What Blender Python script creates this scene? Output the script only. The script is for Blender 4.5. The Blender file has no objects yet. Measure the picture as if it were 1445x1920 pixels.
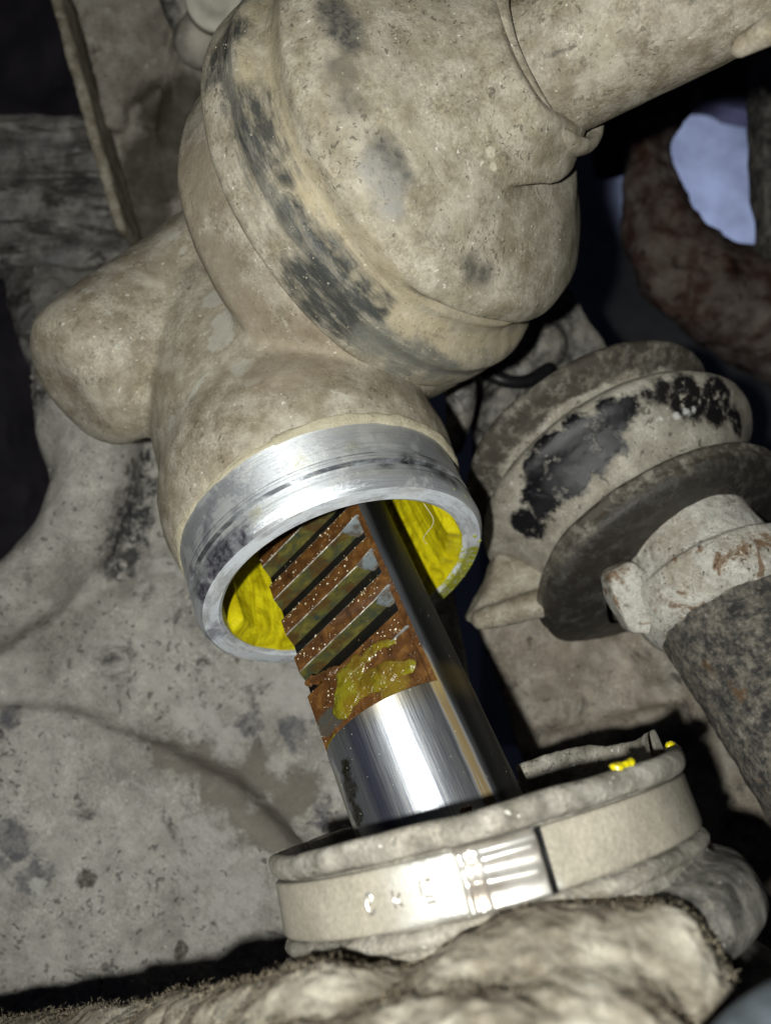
import bpy, math, random
import numpy as np
from mathutils import Vector, Matrix
random.seed(4); RNG = np.random.default_rng(4)
scene = bpy.context.scene
COL = scene.collection
MM = 0.001

# ------------------------------------------------------------------ camera, world, light
cam_data = bpy.data.cameras.new("phone_camera")
cam = bpy.data.objects.new("phone_camera", cam_data); COL.objects.link(cam)
cam.location = (0, 0, 0); cam.rotation_euler = (math.radians(90), 0, 0)
cam_data.sensor_fit = 'HORIZONTAL'; cam_data.sensor_width = 36.0
cam_data.lens = 1500 / 1445 * 36
cam_data.clip_start = 0.004; cam_data.clip_end = 60
cam_data.dof.use_dof = True; cam_data.dof.focus_distance = 0.146
cam_data.dof.aperture_fstop = 25.0
scene.camera = cam
world = bpy.data.worlds.new("World"); scene.world = world; world.use_nodes = True
wb = world.node_tree.nodes['Background']
wb.inputs['Color'].default_value = (0.25, 0.30, 0.55, 1); wb.inputs['Strength'].default_value = 0.012
scene.view_settings.view_transform = 'Standard'; scene.view_settings.look = 'None'
scene.view_settings.exposure = 0.0; scene.view_settings.gamma = 1.0
scene.cycles.max_bounces = 6; scene.cycles.diffuse_bounces = 3

def lamp(name, kind, loc, energy, color, **kw):
    l = bpy.data.lights.new(name, kind); l.energy = energy; l.color = color
    for k, v in kw.items(): setattr(l, k, v)
    o = bpy.data.objects.new(name, l); COL.objects.link(o); o.location = [c * MM for c in loc]
    return o
# the torch of the phone, beside its lens
lamp("torch_light", 'POINT', (-19, -26, -3.5), 2.25, (0.965, 0.98, 0.92), shadow_soft_size=0.0022)

# ------------------------------------------------------------------ numeric helpers (mm)
F0 = 1500.0
def P(x, y, d): return np.array([(x - 722.5) / F0 * d, d, -(y - 960) / F0 * d])
def nrm(v): v = np.array(v, float); return v / np.linalg.norm(v)
class Fr:
    """axis frame: o origin, a axis, v side turned to the viewer, u right"""
    def __init__(s, o, a):
        s.o = np.array(o, float); s.a = nrm(a)
        v = np.array([0, -1., 0]) + s.a[1] * s.a; s.v = nrm(v)
        s.u = np.cross(s.v, s.a)
        s.flip = s.u[0] < 0
        if s.flip: s.u = -s.u
    def pt(s, r, ph, z):
        r = np.asarray(r, float)[..., None]; ph = np.radians(np.asarray(ph, float))[..., None]; z = np.asarray(z, float)[..., None]
        return s.o + s.a * z + r * (np.cos(ph) * s.v + np.sin(ph) * s.u)
    def xyz(s, x, y, z): return s.o + s.u * x + s.v * y + s.a * z
    def matrix(s):
        u = s.u if not s.flip else -s.u
        # right handed: x = cross(v,a)
        m = Matrix.Identity(4)
        x = np.cross(s.v, s.a)
        for i in range(3):
            m[i][0] = x[i]; m[i][1] = s.v[i]; m[i][2] = s.a[i]; m[i][3] = s.o[i] * MM
        return m

def _hash(ix, iy, iz, seed):
    h = (ix.astype(np.int64) * 374761393 + iy.astype(np.int64) * 668265263 + iz.astype(np.int64) * 2147483647 + seed * 974711) & 0xffffffff
    h = ((h ^ (h >> 13)) * 1274126177) & 0xffffffff
    h = ((h ^ (h >> 16)) * 2246822519) & 0xffffffff
    return ((h ^ (h >> 15)) & 0xffff) / 65535.0 * 2 - 1
def vnoise(p, scale, seed=0, octaves=3, gain=0.5):
    p = np.asarray(p, float); out = np.zeros(p.shape[:-1]); amp = 1.0; q = p / scale; tot = 0
    for o in range(octaves):
        i = np.floor(q); fr_ = q - i; w = fr_ * fr_ * (3 - 2 * fr_)
        acc = 0
        for dx in (0, 1):
            for dy in (0, 1):
                for dz in (0, 1):
                    h = _hash(i[..., 0] + dx, i[..., 1] + dy, i[..., 2] + dz, seed + o * 17)
                    acc = acc + h * (w[..., 0] if dx else 1 - w[..., 0]) * (w[..., 1] if dy else 1 - w[..., 1]) * (w[..., 2] if dz else 1 - w[..., 2])
        out += acc * amp; tot += amp; amp *= gain; q = q * 2.03 + 11.7
    return out / tot
def smooth(a, b, x): t = np.clip((np.asarray(x, float) - a) / (b - a), 0, 1); return t * t * (3 - 2 * t)
def spline(pts, n):
    """catmull-rom through points, n samples"""
    p = np.array(pts, float); L = np.concatenate([[0], np.cumsum(np.linalg.norm(np.diff(p, axis=0), axis=1))])
    t = np.linspace(0, L[-1], n); k = np.clip(np.searchsorted(L, t, side='right') - 1, 0, len(p) - 2)
    w = ((t - L[k]) / (L[k + 1] - L[k]))[:, None]
    m = np.zeros_like(p); m[1:-1] = (p[2:] - p[:-2]) / (L[2:] - L[:-2])[:, None]; m[0] = (p[1] - p[0]) / (L[1] - L[0]); m[-1] = (p[-1] - p[-2]) / (L[-1] - L[-2])
    h = (L[k + 1] - L[k])[:, None]
    return (2 * w**3 - 3 * w**2 + 1) * p[k] + (w**3 - 2 * w**2 + w) * h * m[k] + (-2 * w**3 + 3 * w**2) * p[k + 1] + (w**3 - w**2) * h * m[k + 1]

# ------------------------------------------------------------------ object helpers
def thing(name, label, cat, frame=None, origin=None, group=None, kind=None):
    o = bpy.data.objects.new(name, None); COL.objects.link(o); o.empty_display_size = 0.01
    o.matrix_world = frame.matrix() if frame is not None else Matrix.Translation([c * MM for c in origin])
    o['label'] = label; o['category'] = cat
    if group: o['group'] = group
    if kind: o['kind'] = kind
    return o
def world_mat(o):
    m = o.matrix_basis.copy()
    while o.parent: o = o.parent; m = o.matrix_basis @ m
    return m
def obj(name, verts, faces, mats, parent=None, smooth_=True, midx=None, uv=None, origin=None, label=None, angle=None):
    verts = np.asarray(verts, float).reshape(-1, 3) * MM
    o = bpy.data.objects.new(name, None) if False else None
    me = bpy.data.meshes.new(name)
    if parent is not None:
        inv = np.array(world_mat(parent).inverted()); verts = verts @ inv[:3, :3].T + inv[:3, 3]
    elif origin is not None: verts = verts - np.array(origin) * MM
    me.from_pydata(verts.tolist(), [], [tuple(int(i) for i in f) for f in faces])
    for m in (mats if isinstance(mats, (list, tuple)) else [mats]): me.materials.append(m)
    if midx is not None: me.polygons.foreach_set('material_index', np.asarray(midx, np.int32))
    me.polygons.foreach_set('use_smooth', np.full(len(me.polygons), bool(smooth_)))
    if uv is not None:
        lay = me.uv_layers.new(name='UVMap'); li = np.zeros(len(me.loops), np.int32); me.loops.foreach_get('vertex_index', li)
        lay.data.foreach_set('uv', np.asarray(uv, np.float32)[li].ravel())
    me.validate(); me.update()
    if angle: 
        me.set_sharp_from_angle(angle=math.radians(angle))
    o = bpy.data.objects.new(name, me); COL.objects.link(o)
    if parent is not None: o.parent = parent
    elif origin is not None: o.location = [c * MM for c in origin]
    if label: o['label'] = label
    return o
def meta(o, label=None, cat=None, group=None, kind=None):
    if label: o['label'] = label
    if cat: o['category'] = cat
    if group: o['group'] = group
    if kind: o['kind'] = kind
    return o
def grid_faces(nr, nc, wrap=True, off=0):
    f = []
    for i in range(nr - 1):
        for j in range(nc if wrap else nc - 1):
            k = (j + 1) % nc
            f.append((off + i * nc + j, off + i * nc + k, off + (i + 1) * nc + k, off + (i + 1) * nc + j))
    return f
def revolve(fr, prof, nseg=192, nprof=None, fn=None, ph0=0, ph1=360, use_spline=True):
    """prof: (s, r) points; fn(PH, S, R) -> (R, S) deformation"""
    prof = np.array(prof, float)
    if use_spline: prof = spline(prof, nprof or len(prof) * 6)
    wrap = abs(ph1 - ph0 - 360) < 1e-6
    ph = np.linspace(ph0, ph1, nseg, endpoint=not wrap)
    PH, S = np.meshgrid(ph, prof[:, 0]); R = np.repeat(prof[:, 1:2], nseg, 1)
    global _UV
    _UV = np.stack([(PH - ph0) / 360.0, S / 10.0], -1).reshape(-1, 2)
    if fn is not None: R, S = fn(PH, S, R)
    v = fr.pt(R, PH, S)
    return v.reshape(-1, 3), grid_faces(len(prof), nseg, wrap)
def joinvf(*parts):
    V, Fc, n = [], [], 0
    for v, f in parts:
        v = np.asarray(v).reshape(-1, 3); V.append(v); Fc += [tuple(i + n for i in q) for q in f]; n += len(v)
    return np.concatenate(V), Fc
def tube(path, rad, nseg=24, caps=True, n=None):
    path = np.array(path, float)
    rad = np.array(rad if np.ndim(rad) else [rad] * len(path), float)
    if n:
        q = spline(np.concatenate([path, rad[:, None]], 1), n); path, rad = q[:, :3], q[:, 3]
    T = np.gradient(path, axis=0); T /= np.linalg.norm(T, axis=1)[:, None]
    ref = nrm([0.31, -0.82, 0.49]); V = []
    x = nrm(np.cross(T[0], ref))
    a = np.linspace(0, 2 * np.pi, nseg, endpoint=False)
    for i in range(len(path)):
        x = nrm(x - T[i] * np.dot(x, T[i])); y = np.cross(T[i], x)
        V.append(path[i] + rad[i] * (np.cos(a)[:, None] * x + np.sin(a)[:, None] * y))
    V = np.array(V).reshape(-1, 3); Fc = grid_faces(len(path), nseg)
    if caps: Fc += [tuple(range(nseg - 1, -1, -1)), tuple(range(len(V) - nseg, len(V)))]
    return V, Fc
def capsule(p0, p1, r0, r1, nseg=32):
    p0, p1 = np.array(p0, float), np.array(p1, float); d = nrm(p1 - p0); path, rad = [], []
    for t in np.linspace(-85, 0, 9): path.append(p0 + d * r0 * math.sin(math.radians(t))); rad.append(r0 * math.cos(math.radians(t)))
    for t in np.linspace(0, 85, 9): path.append(p1 + d * r1 * math.sin(math.radians(t))); rad.append(r1 * math.cos(math.radians(t)))
    return tube(path, rad, nseg)
def slab(pts, th):
    """outline given as world points (ordered); thickness th along +Y (away from the viewer)"""
    p = np.array(pts, float); n = len(p); b = p + np.array([0, th, 0])
    # push the back outward in proportion, so sides keep parallel in space
    f = [tuple(range(n)), tuple(range(2 * n - 1, n - 1, -1))]
    f += [(i, n + i, n + (i + 1) % n, (i + 1) % n) for i in range(n)]
    return np.concatenate([p, b]), f
def cast(name, shells, mats, parent=None, voxel=1.2, it=6, fac=0.5, disp=(), origin=None, post=None):
    """join closed shells, remesh to one skin, smooth it and roughen it with noise"""
    V, Fc = joinvf(*shells)
    me = bpy.data.meshes.new(name + '_raw'); me.from_pydata((V * MM).tolist(), [], Fc); me.update()
    import bmesh
    bm = bmesh.new(); bm.from_mesh(me); bmesh.ops.recalc_face_normals(bm, faces=bm.faces); bm.to_mesh(me); bm.free()
    o = bpy.data.objects.new(name + '_raw', me); COL.objects.link(o)
    m = o.modifiers.new('r', 'REMESH'); m.mode = 'VOXEL'; m.voxel_size = voxel * MM; m.adaptivity = 0
    if it:
        m = o.modifiers.new('s', 'SMOOTH'); m.iterations = it; m.factor = fac
    bpy.context.view_layer.update()
    dg = bpy.context.evaluated_depsgraph_get(); m2 = bpy.data.meshes.new_from_object(o.evaluated_get(dg))
    bpy.data.objects.remove(o); bpy.data.meshes.remove(me)
    n = len(m2.vertices); co = np.zeros(n * 3, np.float32); m2.vertices.foreach_get('co', co); co = co.reshape(-1, 3) / MM
    no = np.zeros(n * 3, np.float32); m2.vertices.foreach_get('normal', no); no = no.reshape(-1, 3)
    for sc, amp, seed in disp: co = co + no * (vnoise(co, sc, seed, 3) * amp)[:, None]
    if post is not None: co = post(co, no)
    nf = len(m2.polygons); idx = np.zeros(len(m2.loops), np.int32); m2.loops.foreach_get('vertex_index', idx)
    tot = np.zeros(nf, np.int32); m2.polygons.foreach_get('loop_total', tot)
    faces, k = [], 0
    idx = idx.tolist()
    for t in tot.tolist(): faces.append(tuple(idx[k:k + t])); k += t
    bpy.data.meshes.remove(m2)
    return obj(name, co, faces, mats, parent, True, origin=origin)

# ------------------------------------------------------------------ materials
def srgb(r, g, b):
    return tuple(((c / 255) / 12.92 if c / 255 <= 0.04045 else ((c / 255 + 0.055) / 1.055) ** 2.4) for c in (r, g, b)) + (1,)
class NB:
    def __init__(s, name):
        s.m = bpy.data.materials.new(name); s.m.use_nodes = True; s.t = s.m.node_tree; s.t.nodes.clear()
        s.out = s.t.nodes.new('ShaderNodeOutputMaterial'); s.b = s.t.nodes.new('ShaderNodeBsdfPrincipled')
        s.t.links.new(s.b.outputs[0], s.out.inputs[0])
        tc = s.t.nodes.new('ShaderNodeTexCoord'); mp = s.t.nodes.new('ShaderNodeMapping'); mp.inputs['Scale'].default_value = (1000, 1000, 1000)
        s.t.links.new(tc.outputs['Object'], mp.inputs[0]); s.co = mp.outputs[0]; s.uv = tc.outputs['UV']
    def n(s, ty, **kw):
        nd = s.t.nodes.new('ShaderNode' + ty)
        for k, v in kw.items(): setattr(nd, k, v)
        return nd
    def set(s, sock, val):
        if isinstance(val, bpy.types.NodeSocket): s.t.links.new(val, sock)
        else: sock.default_value = val
    def scaled(s, vec, sc, off=(0, 0, 0)):
        mp = s.n('Mapping'); s.set(mp.inputs[0], vec); mp.inputs['Scale'].default_value = sc; mp.inputs['Location'].default_value = off; return mp.outputs[0]
    def noise(s, scale, detail=4, rough=0.55, dist=0.0, vec=None, off=0.0):
        nd = s.n('TexNoise'); v = vec if vec is not None else s.co
        if off: v = s.scaled(v, (1, 1, 1), (off, off * 1.7, off * .6))
        s.set(nd.inputs['Vector'], v); nd.inputs['Scale'].default_value = scale; nd.inputs['Detail'].default_value = detail
        nd.inputs['Roughness'].default_value = rough; nd.inputs['Distortion'].default_value = dist; return nd.outputs[0]
    def voro(s, scale, feat='F1', vec=None, rnd=1.0):
        nd = s.n('TexVoronoi', feature=feat); s.set(nd.inputs['Vector'], vec if vec is not None else s.co); nd.inputs['Scale'].default_value = scale
        nd.inputs['Randomness'].default_value = rnd; return nd.outputs['Distance']
    def rng(s, v, a, b, lo=0.0, hi=1.0, smooth_=True):
        nd = s.n('MapRange', interpolation_type='SMOOTHSTEP' if smooth_ else 'LINEAR'); s.set(nd.inputs[0], v)
        for i, x in enumerate((a, b, lo, hi)): nd.inputs[i + 1].default_value = x
        return nd.outputs[0]
    def math(s, op, a, b=0.0):
        nd = s.n('Math', operation=op); s.set(nd.inputs[0], a); s.set(nd.inputs[1], b); return nd.outputs[0]
    def mix(s, fac, a, b, mode='MIX'):
        nd = s.n('Mix', data_type='RGBA', blend_type=mode); s.set(nd.inputs[0], fac); s.set(nd.inputs[6], a); s.set(nd.inputs[7], b); return nd.outputs[2]
    def ramp(s, v, stops):
        nd = s.n('ValToRGB'); s.set(nd.inputs[0], v); e = nd.color_ramp.elements
        while len(e) < len(stops): e.new(0.5)
        for el, (p, c) in zip(e, stops): el.position = p; el.color = c
        return nd.outputs[0]
    def sep(s, vec=None):
        nd = s.n('SeparateXYZ'); s.set(nd.inputs[0], vec if vec is not None else s.co); return nd.outputs
    def bump(s, h, dist_mm, strength=1.0, prev=None):
        nd = s.n('Bump'); s.set(nd.inputs['Height'], h); nd.inputs['Distance'].default_value = dist_mm * MM; nd.inputs['Strength'].default_value = strength
        if prev is not None: s.set(nd.inputs['Normal'], prev)
        return nd.outputs[0]
    def fin(s, col, rough, normal=None, metal=0.0, spec=None, **kw):
        s.set(s.b.inputs['Base Color'], col); s.set(s.b.inputs['Roughness'], rough); s.set(s.b.inputs['Metallic'], metal)
        if spec is not None: s.set(s.b.inputs['Specular IOR Level'], spec)
        if normal is not None: s.set(s.b.inputs['Normal'], normal)
        for k, v in kw.items(): s.set(s.b.inputs[k.replace('_', ' ')], v)
        return s.m

DUST = (0.34, 0.295, 0.225, 1); DUST_L = (0.46, 0.42, 0.34, 1)
def dusty(name, dust, base, dark, big=0.05, lo=0.42, hi=0.62, stain_or_tone=0.10, st=(0.60, 0.70), pits=0.35, pit_amt=0.6, grain=1.6,
          speck=0.9, bump=0.25, rough=0.85, base_rough=0.6, spec=0.25, light=None, light_t=(0.66, 0.72), off=3.0, extra=None, pit_t=None, lines=0.5):
    """settled road dust over a base coat, with stains, pits, pale specks and grain"""
    B = NB(name)
    m1 = B.rng(B.noise(big, 9, 0.62, 0.4, off=off), lo, hi)                      # where the dust lies
    tone = B.noise(big * 4.3, 8, 0.6, 0.3, off=off + 9)
    c = B.mix(m1, base, dust)
    c = B.mix(B.rng(tone, 0.3, 0.75, 0.0, 0.45), c, B.mix(0.5, dust, (1, 0.95, 0.86, 1)))
    sm = B.rng(B.noise(stain_or_tone, 10, 0.68, 0.6, off=off + 21), st[0], st[1])
    c = B.mix(B.math('MULTIPLY', sm, 0.85), c, dark)
    if light is not None:
        lm = B.rng(B.noise(stain_or_tone * 1.35, 8, 0.7, 0.8, off=off + 40), light_t[0], light_t[1])
        c = B.mix(B.math('MULTIPLY', lm, 0.75), c, light)
    gate = B.rng(B.noise(pits * 0.11, 4, 0.6, off=off + 5), 0.46, 0.60, 0.0, 0.075)
    pv = B.math('ADD', B.noise(pits * 1.5, 3, 0.55, 0.6, off=off + 13), gate)
    pm = B.rng(pv, 0.685, 0.725)
    rd = B.math('ABSOLUTE', B.math('SUBTRACT', B.noise(big * 1.7, 7, 0.6, 0.8, off=off + 52), 0.5))
    ln = B.math('MULTIPLY', B.rng(rd, 0.0, 0.006, 1.0, 0.0), B.rng(B.noise(big * 2.2, 3, 0.5, off=off + 61), 0.50, 0.60))
    c = B.mix(B.math('MULTIPLY', ln, lines), c, DUST_L)
    c = B.mix(B.math('MULTIPLY', pm, pit_amt), c, B.mix(0.7, dark, (0, 0, 0, 1)))
    g = B.noise(grain, 5, 0.7)
    gm = B.rng(B.noise(big * 3.1, 5, 0.6, off=off + 80), 0.36, 0.64, 0.25, 1.0)
    c = B.mix(gm, c, B.mix(1.0, c, B.ramp(g, [(0.28, (0.5, 0.49, 0.48, 1)), (0.5, (0.94, 0.94, 0.94, 1)), (0.72, (1.38, 1.36, 1.32, 1))]), 'MULTIPLY'))
    c = B.mix(1.0, c, B.ramp(B.noise(big * 9, 8, 0.7, 0.5, off=off + 85), [(0.30, (0.78, 0.77, 0.76, 1)), (0.5, (1.0, 1.0, 1.0, 1)), (0.70, (1.14, 1.14, 1.13, 1))]), 'MULTIPLY')
    sp = B.rng(B.noise(speck, 2, 0.5, off=off + 31), 0.70, 0.74)
    c = B.mix(B.math('MULTIPLY', sp, 0.6), c, B.mix(0.6, dust, (1, .97, .9, 1)))
    if extra is not None: c = extra(B, c)
    h = B.math('ADD', B.math('MULTIPLY', B.noise(big * 6, 10, 0.72), 1.3), B.math('MULTIPLY', g, 0.35))
    h = B.math('ADD', h, B.math('MULTIPLY', B.noise(big * 22, 6, 0.7, off=off + 70), 0.55))
    h = B.math('SUBTRACT', h, B.math('MULTIPLY', pm, 0.4))
    h = B.math('ADD', h, B.math('MULTIPLY', m1, 0.3))
    nrmx = B.bump(h, bump * 1.05, 1.0)
    r = B.rng(m1, 0, 1, base_rough, rough)
    r = B.math('SUBTRACT', r, B.math('MULTIPLY', sm, rough - base_rough if rough > base_rough else 0.0))
    return B.fin(c, r, nrmx, 0.0, spec)

M = {}
M['housing'] = dusty('dusty_cast_aluminium', (0.264, 0.2306, 0.1681, 1), (0.2068, 0.174, 0.123, 1), (0.132, 0.1131, 0.082, 1), big=0.035, pits=0.45, pit_amt=0.35,
                     light=(0.42, 0.41, 0.35, 1), light_t=(0.60, 0.63), stain_or_tone=0.06, st=(0.6, 0.75), bump=0.22)
M['boss'] = M['housing']
M['crossmember'] = dusty('dusty_grey_casting', (0.3784, 0.3612, 0.3311, 1), (0.2322, 0.215, 0.1935, 1), (0.045, 0.045, 0.048, 1), big=0.024, lo=0.35, hi=0.62, stain_or_tone=0.045, st=(0.57, 0.66),
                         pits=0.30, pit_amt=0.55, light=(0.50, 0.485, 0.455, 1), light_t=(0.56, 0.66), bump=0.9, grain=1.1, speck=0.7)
M['right_plate'] = dusty('brown_dust_plate', (0.30, 0.255, 0.20, 1), (0.17, 0.14, 0.11, 1), (0.05, 0.042, 0.036, 1), big=0.03, stain_or_tone=0.08, st=(0.56, 0.66), pits=0.2, bump=0.4,
                         light=(0.36, 0.33, 0.28, 1))
M['bracket'] = dusty('bracket_dust', (0.27, 0.24, 0.205, 1), (0.17, 0.145, 0.115, 1), (0.06, 0.05, 0.038, 1), big=0.022, stain_or_tone=0.05, st=(0.55, 0.65), pits=0.15, bump=0.3)
def beam_extra(B, c):
    v = B.noise(1.0, 8, 0.7, 0.6, vec=B.scaled(B.co, (0.035, 0.1, 0.20)), off=2.0)
    c = B.mix(B.rng(v, 0.40, 0.52, 0.85, 0.0), c, (0.03, 0.028, 0.025, 1))
    return B.mix(B.rng(v, 0.56, 0.68, 0.0, 0.6), c, (0.24, 0.24, 0.26, 1))
M['beam'] = dusty('ridged_beam_grime', (0.17, 0.165, 0.16, 1), (0.07, 0.065, 0.06, 1), (0.03, 0.028, 0.026, 1), big=0.03, stain_or_tone=0.05, pits=0.12, bump=0.8, extra=beam_extra,
                  light=(0.25, 0.25, 0.26, 1))
M['black_mottled'] = dusty('mottled_black_paint', (0.17, 0.155, 0.13, 1), (0.035, 0.033, 0.032, 1), (0.012, 0.012, 0.013, 1), big=0.06, lo=0.48, hi=0.56, stain_or_tone=0.12, pits=0.25, bump=0.3,
                           rough=0.8, base_rough=0.35, spec=0.5)
M['rust_dark'] = dusty('dark_rust', (0.075, 0.028, 0.018, 1), (0.050, 0.018, 0.013, 1), (0.022, 0.010, 0.008, 1), big=0.02, pits=0.08, bump=0.3, lines=0.0)

def bell_extra(B, c):
    x, y, z = B.sep()
    wob = B.math('MULTIPLY', B.math('SUBTRACT', B.noise(0.07, 8, 0.65, 0.3, off=5), 0.5), 15.0)
    zz = B.math('ADD', z, wob)
    st = B.noise(1.0, 9, 0.68, 0.3, vec=B.scaled(B.uv, (13, 3.2, 1)))
    fs = B.noise(1.0, 7, 0.7, 0.2, vec=B.scaled(B.uv, (60, 9, 1)), off=4.0)
    ye = B.math('MULTIPLY', B.math('MULTIPLY', B.rng(zz, 8.5, 11.0), B.rng(zz, 15.0, 22.0, 1, 0)), B.rng(st, 0.35, 0.6, 0.15, 0.65))
    c = B.mix(ye, c, (0.42, 0.355, 0.235, 1))
    # rubbed rubber showing as streaks that follow the rim
    w2 = B.math('ADD', z, B.math('MULTIPLY', B.math('SUBTRACT', B.noise(0.10, 6, 0.6, off=15), 0.5), 7.0))
    band = B.math('MULTIPLY', B.rng(w2, 3.0, 4.6), B.rng(w2, 8.0, 9.6, 1, 0))
    gr = B.math('MULTIPLY', band, B.rng(B.math('ADD', st, B.math('MULTIPLY', B.math('SUBTRACT', fs, 0.5), 0.5)), 0.40, 0.56))
    c = B.mix(B.math('MULTIPLY', gr, 0.8), c, (0.115, 0.112, 0.098, 1))
    c = B.mix(B.math('MULTIPLY', B.rng(fs, 0.56, 0.66), 0.35), c, (0.13, 0.115, 0.09, 1))
    return c
M['bell'] = dusty('dusty_black_rubber_bell', (0.252, 0.2198, 0.1558, 1), (0.2016, 0.1722, 0.1216, 1), (0.0924, 0.082, 0.0646, 1), big=0.045, stain_or_tone=0.09, st=(0.66, 0.76),
                  pits=0.55, pit_amt=0.55, light=(0.344, 0.3024, 0.22, 1), light_t=(0.6, 0.74), bump=0.17, extra=bell_extra, rough=0.8, base_rough=0.6)
def shaft_extra(B, c): return c
M['shaft'] = dusty('dusty_steel_shaft', (0.2451, 0.2125, 0.152, 1), (0.172, 0.1403, 0.096, 1), (0.086, 0.0765, 0.064, 1), big=0.05, stain_or_tone=0.10, pits=0.30, pit_amt=0.35, bump=0.25)
M['rack_boot'] = dusty('pale_dusty_rubber', (0.1935, 0.1742, 0.141, 1), (0.1118, 0.102, 0.08364, 1), (0.086, 0.085, 0.0779, 1), big=0.05, stain_or_tone=0.09, st=(0.60, 0.70), pits=0.5, pit_amt=0.4,
                       light=(0.32, 0.30, 0.255, 1), bump=0.4)
M['boot_fold'] = dusty('grey_rubber_fold', (0.09, 0.084, 0.072, 1), (0.042, 0.0408, 0.0372, 1), (0.021, 0.021, 0.0198, 1), big=0.05, stain_or_tone=0.09, st=(0.55, 0.66), pits=0.5, bump=0.3)

def cv_extra(B, c):
    x, y, z = B.sep()
    gate = B.rng(B.noise(0.040, 7, 0.62, 0.5, off=8.0), 0.50, 0.53)
    wob = B.math('MULTIPLY', B.math('SUBTRACT', B.noise(0.09, 8, 0.65, off=5), 0.5), 9.0)
    zz = B.math('ADD', z, wob)
    b = B.math('MULTIPLY', B.math('MULTIPLY', B.rng(zz, 10.0, 12), B.rng(zz, 19.5, 22, 1, 0)), gate)
    e1 = B.rng(zz, 4.6, 6.0, 1, 0); e2 = B.rng(zz, 33.5, 36)
    k = B.math('MAXIMUM', e1, e2)
    k = B.math('MULTIPLY', k, B.rng(B.noise(0.12, 8, 0.7, off=14), 0.30, 0.48, 0.6, 1.0))
    c = B.mix(B.math('MULTIPLY', k, B.rng(B.noise(0.3, 8, 0.7, off=44.0), 0.35, 0.55, 0.55, 1.0)), c, (0.052, 0.043, 0.032, 1))
    c = B.mix(B.math('MULTIPLY', B.rng(zz, 40, 43), 0.8), c, (0.022, 0.02, 0.018, 1))
    # gloss where the rubber is wiped clean
    rr = B.math('SUBTRACT', 0.82, B.math('MULTIPLY', b, 0.58)); B.gl = rr
    return c
M['cv'] = dusty('dusty_gaiter_rubber', (0.29, 0.265, 0.215, 1), (0.20, 0.175, 0.135, 1), (0.06, 0.055, 0.05, 1), big=0.035, stain_or_tone=0.07, st=(0.64, 0.70), pits=0.3, bump=0.28, extra=cv_extra, spec=0.5)
def relink_rough(mat, B_attr):
    pass
# wiped gloss for the gaiter: roughness follows the base colour's darkness
for key, lo_, hi_, r0, r1 in (('cv', 0.01, 0.06, 0.2, 0.85), ('bell', 0.06, 0.12, 0.42, 0.85)):
    t = M[key].node_tree; b = [n for n in t.nodes if n.type == 'BSDF_PRINCIPLED'][0]
    src = b.inputs['Base Color'].links[0].from_socket
    mr = t.nodes.new('ShaderNodeMapRange'); bw = t.nodes.new('ShaderNodeRGBToBW'); t.links.new(src, bw.inputs[0]); t.links.new(bw.outputs[0], mr.inputs[0])
    for i, x in enumerate((lo_, hi_, r0, r1)): mr.inputs[i + 1].default_value = x
    t.links.new(mr.outputs[0], b.inputs['Roughness'])

M['nut'] = dusty('white_painted_rusty_collar', (0.5084, 0.493, 0.4472, 1), (0.3444, 0.306, 0.2494, 1), (0.1804, 0.09775, 0.043, 1), big=0.08, lo=0.40, hi=0.52, stain_or_tone=0.11, st=(0.56, 0.62), pits=0.9, pit_amt=0.85, bump=0.5,
                 grain=1.8)
def axle_mat():
    B = NB('crusted_axle_paint')
    v = B.noise(0.38, 9, 0.78, 0.1)
    c = B.ramp(v, [(0.30, (0.018, 0.018, 0.02, 1)), (0.44, (0.06, 0.058, 0.056, 1)), (0.50, (0.13, 0.12, 0.105, 1)), (0.58, (0.24, 0.21, 0.17, 1)), (0.68, (0.40, 0.38, 0.35, 1))])
    c = B.mix(B.rng(B.noise(0.08, 6, 0.6, off=4), 0.62, 0.70), c, (0.15, 0.09, 0.045, 1))
    p = B.rng(B.voro(0.55), 0.1, 0.35, 1, 0); c = B.mix(B.math('MULTIPLY', p, 0.5), c, (0.33, 0.30, 0.26, 1))
    h = B.math('ADD', v, B.math('MULTIPLY', B.noise(0.9, 6, 0.7), 0.5))
    return B.fin(c, 0.42, B.bump(h, 1.5), 0.0, 0.5)
M['axle'] = axle_mat()

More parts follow.
